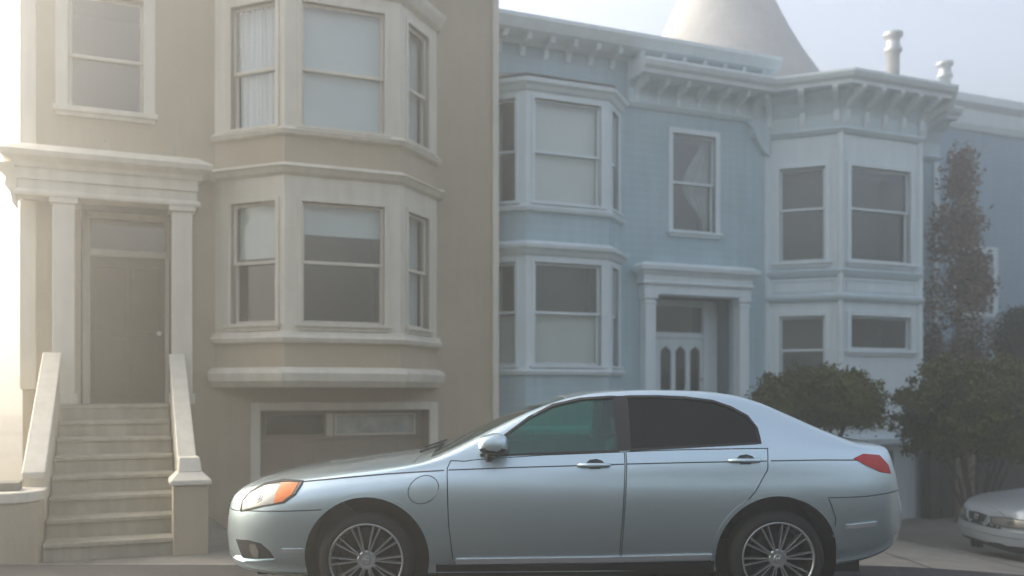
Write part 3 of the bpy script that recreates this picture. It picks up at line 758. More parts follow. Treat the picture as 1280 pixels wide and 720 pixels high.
# ================================================================== CARS
def interp(tab, x):
    """monotone-ish Catmull-Rom over a table of (x, value)"""
    if x <= tab[0][0]: return tab[0][1]
    if x >= tab[-1][0]: return tab[-1][1]
    for i in range(len(tab)-1):
        if tab[i][0] <= x <= tab[i+1][0]:
            x0, y0 = tab[i]; x1, y1 = tab[i+1]; h = x1-x0
            d = (y1-y0)/h
            def slope(j):
                if j <= 0 or j >= len(tab)-1: return None
                a = (tab[j][1]-tab[j-1][1])/(tab[j][0]-tab[j-1][0]); b = (tab[j+1][1]-tab[j][1])/(tab[j+1][0]-tab[j][0])
                return 0 if a*b <= 0 else 2*a*b/(a+b)
            m0 = slope(i); m1 = slope(i+1); m0 = d if m0 is None else m0; m1 = d if m1 is None else m1
            t = (x-x0)/h
            return (2*t**3-3*t*t+1)*y0+(t**3-2*t*t+t)*h*m0+(-2*t**3+3*t*t)*y1+(t**3-t*t)*h*m1
def crspline(P, per):
    out = []
    n = len(P)
    for i in range(n-1):
        p0 = P[max(i-1,0)]; p1 = P[i]; p2 = P[i+1]; p3 = P[min(i+2,n-1)]
        for k in range(per[i]):
            t = k/per[i]
            out.append(tuple(.5*((2*p1[c])+(-p0[c]+p2[c])*t+(2*p0[c]-5*p1[c]+4*p2[c]-p3[c])*t*t+(-p0[c]+3*p1[c]-3*p2[c]+p3[c])*t**3) for c in (0,1)))
    out.append(P[-1]); return out
def loft(stations, sec, per):
    """closed solid from half sections mirrored in y"""
    mb = MB(); rings = []
    for x in stations:
        h = crspline(sec(x), per); ring = [(x,max(p[0],0),p[1]) for p in h]+[(x,-max(p[0],0),p[1]) for p in h[::-1][1:-1]]
        rings.append(ring)
    k = len(rings[0]); vs = [q for r in rings for q in r]
    fs = [(i*k+j, i*k+(j+1)%k, (i+1)*k+(j+1)%k, (i+1)*k+j) for i in range(len(rings)-1) for j in range(k)]
    fs += [tuple(range(k))[::-1], tuple(range((len(rings)-1)*k, len(rings)*k))]
    mb.add(vs, fs); return mb
def tmp(mb):
    me = bpy.data.meshes.new('tmp'); me.from_pydata(mb.v, [], mb.f)
    bm = bmesh.new(); bm.from_mesh(me); bmesh.ops.recalc_face_normals(bm, faces=bm.faces); bm.to_mesh(me); bm.free()
    o = bpy.data.objects.new('tmp', me); COL.objects.link(o); return o
def boolean(me, cutter, op):
    """apply a boolean to mesh data and return new data"""
    a = bpy.data.objects.new('tmp', me); COL.objects.link(a)
    c = tmp(cutter)
    md = a.modifiers.new('b', 'BOOLEAN'); md.operation = op; md.solver = 'EXACT'; md.object = c
    dg = bpy.context.evaluated_depsgraph_get(); dg.update()
    r = bpy.data.meshes.new_from_object(a.evaluated_get(dg))
    bpy.data.objects.remove(a); cm = c.data; bpy.data.objects.remove(c); bpy.data.meshes.remove(cm)
    return r
WELLS = []
def wrap(me, name, m, parent, ang=32):
    me.materials.clear(); me.materials.append(M[m]); me.materials.append(M['black_plastic']); me.name = name
    me.polygons.foreach_set('material_index', [1 if any(math.hypot(p.center.x-a, p.center.z-b) < r+.002 for a, b, r in WELLS) or (abs(p.center.y) < .5 and p.center.z < .5) else 0 for p in me.polygons])
    me.polygons.foreach_set('use_smooth', [True]*len(me.polygons))
    me.set_sharp_from_angle(angle=R(ang))
    o = bpy.data.objects.new(name, me); COL.objects.link(o); o.parent = parent; return o

def make_car(root, T, paint, near=-1, details=True):
    S = T['S']       # (sx, sy, sz)
    sx, sy, sz = S
    X0, X1 = -2.2, 2.99
    def wd(x):
        w_ = .97-.012*abs(x-.4)**1.5*.5
        if x < -1.45: w_ *= max(0,(1-((-1.45-x)/T['fn'])**T['fe']))**(1/2.3)
        if x > 2.1: w_ *= max(0,(1-((x-2.1)/.925)**3.0))**(1/2.4)
        return w_
    zt = T['ztop']; zc = T['zc']; ycf = T['yc']; z6t = T['z6']; zbt = T['zb']
    def sec(x):
        w_ = wd(x); zb_ = interp(zbt,x); top = interp(zt,x); c = min(interp(zc,x), top-.012); z6 = min(interp(z6t,x), c-.02)
        yc = w_*interp(ycf,x)
        y6 = w_*.945; z5 = min(.90, z6-.07)
        hgt = z5-zb_
        P = [(0,zb_),(w_*.60,zb_),(w_*.88,zb_+.012),(w_*.915,zb_+.07),(w_*.950,zb_+.28*hgt),(w_*.984,zb_+.55*hgt),(w_*1.0,zb_+.80*hgt),(w_*.990,z5),(y6,z6),(yc,c),
             (yc*.72,c+(top-c)*.62),(yc*.36,c+(top-c)*.91),(0,top)]
        return [(a*sy,b*sz) for a, b in P]
    st_ = rng(X0, -1.9, .02)+rng(-1.9, -.8, .05)[1:]+rng(-.8, 2.55, .045)[1:]+rng(2.55, X1, .018)[1:]
    per = [2,2,2,3,4,4,4,4,5,5,3,3]
    body = loft([x for x in st_], lambda x: sec(x), per)
    body.v = [(x*sx,y,z) for x,y,z in body.v]
    bt = tmp(body); bvh = BVHTree.FromPolygons([v.co.copy() for v in bt.data.vertices], [tuple(p.vertices) for p in bt.data.polygons])
    me = bt.data.copy(); bm0 = bt.data; bpy.data.objects.remove(bt)
    # hollow cabin
    def csec(x):
        top = interp(zt,x)-.045; c = min(interp(zc,x)-.04, top-.01); b_ = min(interp(z6t,x), c-.05); yc = wd(x)*interp(ycf,x)
        P = [(0,.42),(.5,.42),(.84,.44),(.87,.70),(.86,b_),(max(.3,yc-.055),c),(yc*.5,c+(top-c)*.8),(0,top)]
        return [(a*sy,b*sz) for a, b in P]
    cab = loft(rng(-.52, 2.30, .08), csec, [2]*7); cab.v = [(x*sx,y,z) for x,y,z in cab.v]
    me = boolean(me, cab, 'DIFFERENCE')
    def xz(poly): return [(a*sx,b*sz) for a,b in poly]
    # side windows
    for poly in T['wins']:
        c = MB(); c.prism(xz(poly), 'y', -2, 2); me = boolean(me, c, 'DIFFERENCE')
    # wind-screen and rear screen
    for (xa, xb) in ((-.60,.40),(1.74,2.36)):
        c = MB(); xs_ = rng(xa, xb, .08); inset = .07
        outl = [(x*sx,-(wd(x)*interp(ycf,x)-inset)*sy) for x in xs_]+[(x*sx,(wd(x)*interp(ycf,x)-inset)*sy) for x in xs_[::-1]]
        c.prism(outl, 'z', 1.03*sz if xa < 0 else 1.10*sz, 2.2); me = boolean(me, c, 'DIFFERENCE')
    for wx in T['wheels']:
        for s_ in (-1,1):
            c = MB(); n = 48; r = T['arch']
            c.prism([(wx*sx+r*math.cos(2*math.pi*k/n), T['hub']+r*1.0*math.sin(2*math.pi*k/n)) for k in range(n)], 'y', s_*.58*sy, s_*1.3)
            me = boolean(me, c, 'DIFFERENCE')
    WELLS[:] = [(wx*sx, T['hub'], T['arch']) for wx in T['wheels']]
    def split(me, poly, name, m=paint, gap=.0035, side=near, axis='y', lim=None):
        """cut a real panel out of the shell along an outline, leaving a shut line"""
        P = [Vector(p) for p in poly]
        cen = sum(P, Vector((0,0)))/len(P)
        def off(g):
            out = []; n = len(P)
            ar = sum(P[i].x*P[(i+1)%n].y-P[(i+1)%n].x*P[i].y for i in range(n)); sg = 1 if ar > 0 else -1
            for i in range(n):
                d0 = (P[i]-P[i-1]).normalized(); d1 = (P[(i+1)%n]-P[i]).normalized()
                n0 = Vector((d0.y,-d0.x))*sg; n1 = Vector((d1.y,-d1.x))*sg; nn = n0+n1; nn = nn/max(.4,nn.dot(n0))
                out.append(tuple(P[i]+nn*g))
            return out
        lo, hi = lim or ((-2,-.45) if side < 0 else (.45,2))
        c1 = MB(); c1.prism(off(-gap), axis, lo, hi); c2 = MB(); c2.prism(off(gap), axis, lo*(.999), hi*(.999))
        part = boolean(me, c1, 'INTERSECT'); rest = boolean(me, c2, 'DIFFERENCE')
        o = wrap(part, name, m, root); return o, rest
    parts = {}
    for (name, poly, kw) in T['splits']:
        o, me = split(me, xz(poly) if kw.get('axis','y') == 'y' else [(a*sx,b*sy) for a,b in poly], name, **kw)
        parts.setdefault(name, []).append(o)
    bodyo = wrap(me, 'body', paint, root)
    # ---- patches projected on the shell
    def proj(a, b, mode):
        if mode == 'side': h = bvh.ray_cast(Vector((a,-5,b)), Vector((0,1,0)))
        elif mode == 'front': h = bvh.ray_cast(Vector((-5,a,b)), Vector((1,0,0)))
        elif mode == 'rear': h = bvh.ray_cast(Vector((5,a,b)), Vector((-1,0,0)))
        else: h = bvh.ray_cast(Vector((a,b,5)), Vector((0,0,-1)))
        return (h[0], h[1]) if h[0] is not None else (None, None)
    def patch(poly, name, m, parent, mode='side', off=.004, th=.01, step=.03, flip=False):
        bm = bmesh.new(); vs = [bm.verts.new((a,b,0)) for a,b in poly]; bm.faces.new(vs)
        xs_ = [p[0] for p in poly]; ys_ = [p[1] for p in poly]
        for i in rng(min(xs_), max(xs_), step)[1:-1]: bmesh.ops.bisect_plane(bm, geom=bm.verts[:]+bm.edges[:]+bm.faces[:], plane_co=(i,0,0), plane_no=(1,0,0))
        for i in rng(min(ys_), max(ys_), step)[1:-1]: bmesh.ops.bisect_plane(bm, geom=bm.verts[:]+bm.edges[:]+bm.faces[:], plane_co=(0,i,0), plane_no=(0,1,0))
        bmesh.ops.triangulate(bm, faces=[f for f in bm.faces if len(f.verts) > 4])
        bm.verts.index_update(); n = len(bm.verts); outer = []; inner = []
        last = None
        for v in bm.verts:
            p, nn = proj(v.co.x, v.co.y, mode)
            if p is None:
                d = min(((Vector((a,b,0))-v.co).length for a,b in poly)); p, nn = last
            last = (p, nn)
            if (mode == 'side' and nn.y > 0) or (mode == 'top' and nn.z < 0) or (mode == 'front' and nn.x > 0) or (mode == 'rear' and nn.x < 0): nn = -nn
            outer.append(p+nn*off); inner.append(p+nn*(off-th))
        fs = [tuple(v.index for v in f.verts) for f in bm.faces]; fs2 = [tuple(n+i for i in f[::-1]) for f in fs]
        side = [(e.verts[0].index, e.verts[1].index, n+e.verts[1].index, n+e.verts[0].index) for e in bm.edges if e.is_boundary]
        bm.free()
        mb = MB(); mb.smooth = True; mb.add(outer+inner, fs+fs2+side)
        o = mb.build(name, m, parent); o.data.set_sharp_from_angle(angle=R(40)); return o
    def ribbon(pts, wdt, name, m, parent, off=.003, th=.008, mode='side', step=.04):
        pts = [Vector(p) for p in pts]; fine = []
        for a, b in zip(pts, pts[1:]):
            n = max(1, int((b-a).length/step)); fine += [a.lerp(b, i/n) for i in range(n)]
        fine.append(pts[-1]); outer = []
        for i, p in enumerate(fine):
            d = (fine[min(i+1,len(fine)-1)]-fine[max(i-1,0)]).normalized(); nn = Vector((-d.y, d.x))
            for s_ in (-.5, .5):
                q = p+nn*wdt*s_; h, no = proj(q.x, q.y, mode)
                if h is None: h, no = proj(p.x, p.y, mode)
                if h is None: h, no = outer[-1]
                outer.append((h, no))
        A = [h+no*off for h, no in outer]; B = [h+no*(off-th) for h, no in outer]; n = len(A); fs = []
        for i in range(len(fine)-1):
            a = 2*i; fs += [(a,a+1,a+3,a+2),(n+a,n+a+2,n+a+3,n+a+1),(a,a+2,n+a+2,n+a),(a+1,n+a+1,n+a+3,a+3)]
        fs += [(0,n,n+1,1),(n-2,n-1,2*n-1,2*n-2)]
        mb = MB(); mb.smooth = True; mb.add(A+B, fs); o = mb.build(name, m, parent); o.data.set_sharp_from_angle(angle=R(50)); return o
    # glass
    def grow(poly, g):
        c = sum((Vector(p) for p in poly), Vector((0,0)))/len(poly)
        return [tuple(Vector(p)+(Vector(p)-c).normalized()*g) for p in poly]
    for poly, m in zip(T['wins'], T['winmats']):
        patch(grow(xz(poly), .012), 'side_window', m, root, off=-.010, th=.005)
        far = patch(grow(xz(poly), .012), 'side_window', m, root, off=-.010, th=.005)
        for v in far.data.vertices: v.co.y = -v.co.y
        far.data.flip_normals()
    for (xa, xb, nm) in ((-.60,.40,'windscreen'),(1.74,2.36,'rear_screen')):
        xs_ = rng(xa, xb, .08); ins = .06
        outl = [(x*sx,-(wd(x)*interp(ycf,x)-ins)*sy) for x in xs_]+[(x*sx,(wd(x)*interp(ycf,x)-ins)*sy) for x in xs_[::-1]]
        patch(outl, nm, 'screen_glass' if xa < 0 else 'tint_glass', root, 'top', off=-.008, th=.005, step=.08)
    # seats and dash
    for cy in (-.40,.40):
        for cx in (.55, 1.45):
            mb = MB(); x = cx*sx; y = cy*sy
            mb.box(x-.30,x+.22,y-.25,y+.25,.45*sz,.66*sz)
            mb.add([(x+.10,y-.25,.62*sz),(x+.26,y-.25,.62*sz),(x+.26,y+.25,.62*sz),(x+.10,y+.25,.62*sz),(x+.30,y-.20,1.13*sz),(x+.40,y-.20,1.13*sz),(x+.40,y+.20,1.13*sz),(x+.30,y+.20,1.13*sz)],
                   [(0,3,2,1),(4,5,6,7),(0,1,5,4),(1,2,6,5),(2,3,7,6),(3,0,4,7)])
            s_o = mb.build('seat', 'seat_cloth', root, bevel=.05)
            hb = MB(); hb.box(x+.31,x+.41,y-.13,y+.13,1.16*sz,1.32*sz); hb.build('headrest', 'seat_cloth', s_o, bevel=.03)
    mb = MB(); mb.box(-.50*sx,-.12*sx,-.80*sy,.80*sy,.60*sz,.98*sz); mb.build('dashboard', 'black_plastic', root, bevel=.04)
    mb = MB(); mb.smooth = True
    ring_ = [(-.02*sx+.08*math.sin(a)*-.4, -.40*sy+.18*math.cos(a), .98*sz+.17*math.sin(a)) for a in [2*math.pi*k/24 for k in range(25)]]
    mb.tube(ring_, .014, 8, cap=False); mb.build('steering_wheel', 'black_plastic', root)
    # underside and wheel wells
    mb = MB(); mb.box(-1.9*sx, 2.6*sx, -.56*sy, .56*sy, .17, .45); mb.build('chassis', 'black_plastic', root)
    # wheels
    first = None
    for wx in T['wheels']:
        for s_ in (-1, 1):
            wt_ = MB(); tr_ = T['tyre']; rr = T['rim']; hub = (wx*sx, s_*(.97*sy-.125), tr_)
            w0 = bpy.data.objects.new('wheel', None)
            if first is None:
                y = 0; t_ = MB(); t_.smooth = True; hw = .108
                t_.lathe([(rr-.02,-hw+.02),(rr+.01,-hw),(rr+.05,-hw-.012),(tr_-.03,-hw+.0),(tr_-.006,-hw+.025),(tr_,-.05),(tr_,.05),(tr_-.006,hw-.025),(tr_-.03,hw),(rr+.01,hw),(rr-.02,hw-.02)], (0,0,0), 'y', 64)
                for k in range(3): t_.lathe([(tr_+.0005,-.055+k*.045),(tr_+.004,-.05+k*.045),(tr_+.0005,-.045+k*.045)], (0,0,0), 'y', 64)
                r_ = MB(); r_.smooth = True
                r_.lathe([(rr-.012,-hw+.04),(rr-.006,-hw+.004),(rr+.006,-hw-.006),(rr+.012,-hw+.004),(rr+.004,-hw+.02)], (0,0,0), 'y', 64)
                r_.lathe([(rr-.012,-hw+.02),(rr-.03,hw-.03)], (0,0,0), 'y', 64)
                r_.smooth = False
                ns = T['spokes']
                for k in range(ns):
                    for dd in T['pair']:
                        a = 2*math.pi*(k+.5)/ns; a1 = a+dd; a0 = a+dd*.75
                        ca, sa = math.cos(a1), math.sin(a1); c0, s0_ = math.cos(a0), math.sin(a0)
                        p0 = Vector((c0*.055,0,s0_*.055)); p1 = Vector((ca*(rr-.006),0,sa*(rr-.006))); tn = Vector((-sa,0,ca))
                        w0_, w1_ = .0075, .0085; f0, f1 = -hw+.012, -hw+.008
                        vs = []
                        for p, w_, f_ in ((p0,w0_,f0),(p1,w1_,f1)):
                            for q, yy in ((-1,f_+.012),(-.6,f_),(.6,f_),(1,f_+.012),(1,f_+.035),(-1,f_+.035)):
                                vs.append(p+tn*w_*q+Vector((0,yy,0)))
                        r_.add(vs, [(0,1,7,6),(1,2,8,7),(2,3,9,8),(3,4,10,9),(4,5,11,10),(5,0,6,11)])
                r_.smooth = True
                r_.smooth = False; r_.lathe([(0,-hw+.004),(.028,-hw+.004),(.032,-hw+.010),(.034,-hw+.016),(.058,-hw+.014),(.066,-hw+.02),(.066,-hw+.05)], (0,0,0), 'y', 40)
                d_ = MB(); d_.lathe([(0,-.015),(rr*.72,-.015),(rr*.72,.0),(0,0)], (0,0,0), 'y', 40)
                d_.lathe([(rr-.03,.085),(0,.085)], (0,0,0), 'y', 40)
                e_ = MB(); e_.smooth = True         # small relief emblem on the hub cap
                e_.tube([(-.018,-hw-.003,.010),(-.004,-hw-.004,.006),(0,-hw-.004,-.010),(.004,-hw-.004,.006),(.018,-hw-.003,.010)], .0028, 6)
                wheel = t_.build('wheel', 'rubber', root); 
                rim = r_.build('rim', 'alloy', wheel); br = d_.build('brake_disc', 'black_plastic', wheel); em = e_.build('hub_emblem', 'chrome', wheel)
                wheel.location = hub; first = wheel
            else:
                wheel = first.copy(); COL.objects.link(wheel); wheel.location = hub
                for ch in list(first.children):
                    c = ch.copy(); COL.objects.link(c); c.parent = wheel
                if s_ > 0: wheel.rotation_euler = (0,0,math.pi)
            if s_ < 0: wheel.rotation_euler = (0, R(17) if wx < 0 else R(-23), 0)
            # dark inner arch
            mb = MB(); r = T['arch']-.006; yA, yB = s_*.52*sy, s_*.90*sy
            an = [R(-25+230*k/24) for k in range(25)]; vs = []
            for a in an: vs += [(wx*sx+r*math.cos(a), yA, T['hub']+r*math.sin(a)), (wx*sx+r*math.cos(a), yB, T['hub']+r*math.sin(a))]
            mb.add(vs, [(2*i,2*i+1,2*i+3,2*i+2) for i in range(24)]); mb.add([vs[2*i] for i in range(25)], [tuple(range(25))])
            mb.build('arch_liner', 'black_plastic', root)
    # arch lips
    for wx in T['wheels']:
        lip = []
        r = T['arch']+.016
        for k in range(33):
            a = R(-14)+R(208)*k/32; lip.append((wx*sx+r*math.cos(a), T['hub']+r*math.sin(a)))
        lip = [p for p in lip if p[1] > .27*sz]
        ribbon(lip, .030, 'arch_lip', paint, root, off=.004, th=.012, step=.03)
    return dict(patch=patch, ribbon=ribbon, proj=proj, body=bodyo, parts=parts, bvh=bvh)

# tables are in metres of the silver car; the white car reuses them scaled
ztop = [(-2.2,.58),(-2.17,.70),(-2.12,.775),(-2.0,.84),(-1.8,.90),(-1.5,.955),(-1.2,.995),(-.9,1.035),(-.66,1.065),(-.5,1.13),(-.25,1.255),(0,1.365),(.2,1.44),(.4,1.495),(.65,1.53),(1.0,1.545),(1.35,1.54),(1.6,1.52),(1.8,1.475),(2.0,1.395),(2.2,1.30),(2.4,1.215),(2.52,1.175),(2.65,1.16),(2.74,1.145),(2.80,1.08),(2.85,.95),(2.89,.83),(2.93,.78),(2.97,.73),(2.99,.66)]
zcor = [(-2.2,.52),(-2.17,.64),(-2.12,.71),(-2.0,.79),(-1.8,.855),(-1.5,.905),(-1.2,.945),(-.9,.98),(-.66,1.02),(-.5,1.075),(-.25,1.185),(0,1.30),(.2,1.38),(.4,1.44),(.65,1.48),(1.0,1.495),(1.35,1.49),(1.6,1.465),(1.8,1.415),(2.0,1.335),(2.2,1.25),(2.4,1.175),(2.52,1.14),(2.65,1.125),(2.74,1.11),(2.80,1.04),(2.85,.90),(2.89,.78),(2.93,.73),(2.97,.68),(2.99,.62)]
ycor = [(-2.2,.80),(-1.9,.84),(-1.5,.86),(-1.0,.88),(-.66,.90),(-.4,.885),(-.1,.845),(.2,.79),(.5,.745),(.9,.72),(1.4,.715),(1.8,.74),(2.1,.79),(2.4,.835),(2.7,.86),(2.92,.85)]
z6 = [(-2.2,.48),(-2.12,.64),(-2.0,.73),(-1.8,.79),(-1.5,.85),(-1.2,.895),(-.9,.93),(-.66,.965),(-.4,1.01),(0,1.045),(.6,1.075),(1.2,1.105),(1.8,1.12),(2.2,1.10),(2.5,1.075),(2.73,1.04),(2.80,.96),(2.85,.83),(2.90,.73),(2.99,.55)]
zbot = [(-2.2,.38),(-2.15,.29),(-2.0,.23),(-1.7,.21),(-1.0,.205),(1.5,.215),(2.0,.24),(2.4,.27),(2.7,.33),(2.90,.42),(2.99,.52)]
W1 = [(-.245,1.068),(-.10,1.19),(.10,1.335),(.28,1.425),(.48,1.47),(.70,1.485),(.735,1.485),(.735,1.102)]
W2 = [(.815,1.108),(.815,1.487),(1.05,1.488),(1.25,1.480),(1.45,1.455),(1.58,1.41),(1.69,1.345),(1.745,1.26),(1.755,1.155)]
def P_(px, py, D=6.5): return ((px-640)/1150*D, CAMZ-(py-490)/1150*D)
FD = [(-.455,1.035),(-.48,.98),(-.47,.60),(-.44,.33),(-.40,.28),(.715,.30),(.74,.34),(.775,1.0),(.775,1.095),(.2,1.073),(-.27,1.042),(-.36,1.03)]
RD = [(.787,1.096),(.787,1.0),(.752,.34),(.80,.30),(1.38,.305),(1.475,.46),(1.56,.66),(1.70,.82),(1.79,.97),(1.80,1.118),(1.6,1.116),(1.2,1.11)]
TS = dict(S=(1,1,1), fn=.76, fe=2.5, ztop=ztop, zc=zcor, yc=ycor, z6=z6, zb=zbot, wins=[W1,W2], winmats=['car_glass','tint_glass'],
          wheels=(-1.045,1.865), arch=.438, hub=.345, tyre=.338, rim=.252, spokes=10, pair=(-.10,.10),
          splits=[('front_door', FD, {}), ('rear_door', RD, {}),
                  ('charge_flap', [(-.645+.105*math.cos(a)+.02*math.sin(a), .835+.098*math.sin(a)) for a in [2*math.pi*k/32 for k in range(32)]], dict(gap=.003, lim=(-2,-.75))),
                  ('front_bumper', [(-2.6,.1),(-1.0,.1),(-1.1,.55),(-1.25,.70),(-1.9,.675),(-2.05,.66),(-2.6,.66)], dict(lim=(-2,2))),
                  ('rear_bumper', [(2.27,.15),(3.2,.15),(3.2,.80),(2.84,.80),(2.72,.79),(2.5,.775),(2.22,.77),(2.28,.62)], dict(lim=(-2,2))),
                  ('bonnet', [(-2.10,-.45),(-1.85,-.66),(-1.4,-.76),(-.72,-.83),(-.68,0),(-.72,.83),(-1.4,.76),(-1.85,.66),(-2.10,.45)], dict(axis='z', lim=(.70,2)))])
car = empty('parked_car', (0, 7.42, 0), R(1.4), 'silver-blue four-door sedan parked side-on in front of the houses', 'car')
K = make_car(car, TS, 'paint_silver')
patch, ribbon = K['patch'], K['ribbon']
# head lamp (outline around the front wing), amber turn signal, fog lamp recess
HL = [(-1.965,.665),(-1.955,.74),(-1.90,.80),(-1.80,.855),(-1.66,.885),(-1.50,.885),(-1.545,.80),(-1.62,.745),(-1.78,.715)]
hl = patch(HL, 'headlight', 'lamp_silver', car, off=.004, th=.02, step=.02)
patch([(-1.695,.738),(-1.685,.80),(-1.66,.868),(-1.60,.875),(-1.53,.872),(-1.565,.80),(-1.63,.752)], 'turn_signal', 'lamp_orange', hl, off=.010, th=.01, step=.02)
ribbon(HL+[HL[0]], .012, 'headlight_rim', 'seam', hl, off=.007, th=.012, step=.02)
mb = MB(); mb.smooth = True
h, no = K['proj'](-1.83,.775,'side')
for r0, dd in ((.048,.0),):
    pass
patch([(h.x+.042*math.cos(2*math.pi*k/20), h.z+.038*math.sin(2*math.pi*k/20)) for k in range(20)], 'lamp_bowl', 'galv', hl, off=.008, th=.008, step=.02)
patch([(h.x+.026*math.cos(2*math.pi*k/20), h.z+.024*math.sin(2*math.pi*k/20)) for k in range(20)], 'lamp_glass', 'lamp_silver', hl, off=.013, th=.008, step=.02)

FG = [(-2.02,.455),(-1.90,.465),(-1.80,.45),(-1.735,.40),(-1.70,.345),(-1.96,.32)]
fg = patch(FG, 'fog_lamp_recess', 'black_plastic', car, off=.003, th=.02, step=.02)
patch([(-1.885,.44),(-1.84,.44),(-1.815,.39),(-1.825,.345),(-1.865,.345),(-1.885,.39)], 'fog_lamp', 'lamp_silver', fg, off=.008, th=.01, step=.02)
ribbon([(-2.04,.305),(-1.95,.295),(-1.70,.325)], .028, 'bumper_lip', 'paint_silver', car, off=.022, th=.03)
ribbon([(-1.64,.405),(-1.485,.41)], .026, 'bumper_strip', 'satin_silver', car, off=.010, th=.02)
ribbon([(2.36,.56),(2.60,.575)], .030, 'bumper_strip', 'satin_silver', car, off=.012, th=.02)
# swage line and bright sill strip
ribbon([(-1.50,.885),(-1.2,.915),(-.9,.942),(-.5,.968)], .008, 'swage_line', 'seam', car, off=.0015)
ribbon([(-.47,.970),(0,.988),(.4,.999),(.77,1.010)], .008, 'swage_line', 'seam', car, off=.0015)
ribbon([(.79,1.011),(1.2,1.020),(1.785,1.030)], .008, 'swage_line', 'seam', car, off=.0015)
ribbon([(1.815,1.031),(2.2,1.036),(2.5,1.032)], .008, 'swage_line', 'seam', car, off=.0015)
ribbon([(-.42,.325),(.6,.335),(1.40,.350)], .036, 'sill_strip', 'satin_silver', car, off=.016, th=.03)
ribbon([(-.56,.262),(.6,.265),(1.42,.28)], .075, 'sill_cover', 'black_plastic', car, off=.014, th=.04)
# window surrounds
ribbon(W1+[W1[0]], .016, 'window_seal', 'black_plastic', car, off=.002, th=.014, step=.03)
ribbon(W2+[W2[0]], .016, 'window_seal', 'black_plastic', car, off=.002, th=.014, step=.03)
patch([(.725,1.10),(.825,1.105),(.825,1.49),(.725,1.488)], 'centre_pillar', 'black_plastic', car, off=.003, th=.012)
# tail lamp
TL = [(2.42,1.045),(2.50,1.075),(2.64,1.062),(2.715,.99),(2.735,.925),(2.63,.945),(2.52,.99)]
tl = patch(TL, 'tail_light', 'lamp_red', car, off=.006, th=.02, step=.02)
# door handles
for (hx, hz_), dn in (((.555,1.005),'front_door'), ((1.625,1.035),'rear_door')):
    h, no = K['proj'](hx, hz_, 'side'); q = K['parts'][dn][0]
    mb = MB(); mb.smooth = True
    mb.tube([(hx-.115,h.y+.004,hz_-.003),(hx-.095,h.y-.022,hz_),(hx-.03,h.y-.034,hz_),(hx+.05,h.y-.034,hz_),(hx+.10,h.y-.022,hz_),(hx+.115,h.y+.004,hz_)], [.013,.016,.017,.017,.016,.013], 10)
    mb.build('door_handle', 'paint_silver', q)
    patch([(hx-.06,hz_+.01),(hx-.03,hz_+.035),(hx+.02,hz_+.042),(hx+.06,hz_+.03),(hx+.085,hz_-.0),(hx+.04,hz_-.028),(hx-.03,hz_-.028)], 'handle_recess', 'seam', q, off=.0012, th=.004)
# door mirrors
for s_ in (-1, 1):
    mb = MB(); mb.smooth = True
    mb.add([], [])
    cx, cz_, cy = -.155, 1.15, -1.02
    rings = []
    for i, (yy, f) in enumerate(((-.10,.55),(-.085,.82),(-.03,1.0),(.04,1.0),(.09,.86),(.105,.6))):
        ring_ = []
        for k in range(20):
            a = 2*math.pi*k/20; c_, s2 = math.cos(a), math.sin(a)
            px_ = .105*f*(abs(c_)**.75)*(1 if c_ > 0 else -1); pz = .072*f*(abs(s2)**.8)*(1 if s2 > 0 else -1)
            if c_ < 0: pz *= .86-.14*c_*0
            ring_.append((cx+px_, s_*(-1)*(cy+yy), cz_+pz+(.012 if s2 > 0 else 0)*f))
        rings.append(ring_)
    k = 20; vs = [q for r in rings for q in r]
    mb.add(vs, [(i*k+j, i*k+(j+1)%k, (i+1)*k+(j+1)%k, (i+1)*k+j) for i in range(5) for j in range(k)]+[tuple(range(k))[::-1], tuple(range(5*k,6*k))])
    # painted upper half, dark lower half and foot
    mm = [0 if sum(vs[j][2] for j in f)/len(f) > cz_-.018 else 1 for f in mb.f]
    mm[-1] = 0; mm[-2] = 0; mb.m = mm
    mo = mb.build('door_mirror', ['paint_silver','black_plastic'], car)
    for v in mo.data.vertices: v.co.y = v.co.y if s_ > 0 else v.co.y
    ft = MB(); yy = lambda v: s_*(-1)*v
    ft.tube([(-.20,yy(-.86),1.045),(-.18,yy(-.93),1.06),(-.17,yy(-.98),1.10)], [.038,.03,.034], 10); ft.build('mirror_foot', 'black_plastic', mo)
patch([(-.245,1.075),(-.12,1.18),(-.10,1.19),(-.10,1.085)], 'mirror_sail', 'black_plastic', car, off=-.002, th=.01)
# grille, badge bar, plate, wipers
mb = MB()
for k in range(5):
    z = .60+k*.032; 
    pts = []
    for i in range(13):
        y = -.42+.07*i; h, no = K['proj'](y, z, 'front')
        if h is not None: pts.append((h.x-.006, y, z))
    mb.tube(pts, .006, 6)
gr = mb.build('grille', 'chrome', car)
patch([(-.46,.58),(.46,.58),(.42,.745),(-.42,.745)], 'grille_backing', 'black_plastic', gr, 'front', off=.002, th=.01)
patch([(-.40,.33),(.40,.33),(.44,.46),(-.44,.46)], 'lower_intake', 'black_plastic', car, 'front', off=.002, th=.01)
mb = MB()
for y in (-.45, .15):
    mb.tube([(-.70,y,1.07),(-.60,y+.25,1.095),(-.56,y+.55,1.10)], .009, 6)
mb.build('wiper', 'black_plastic', car)

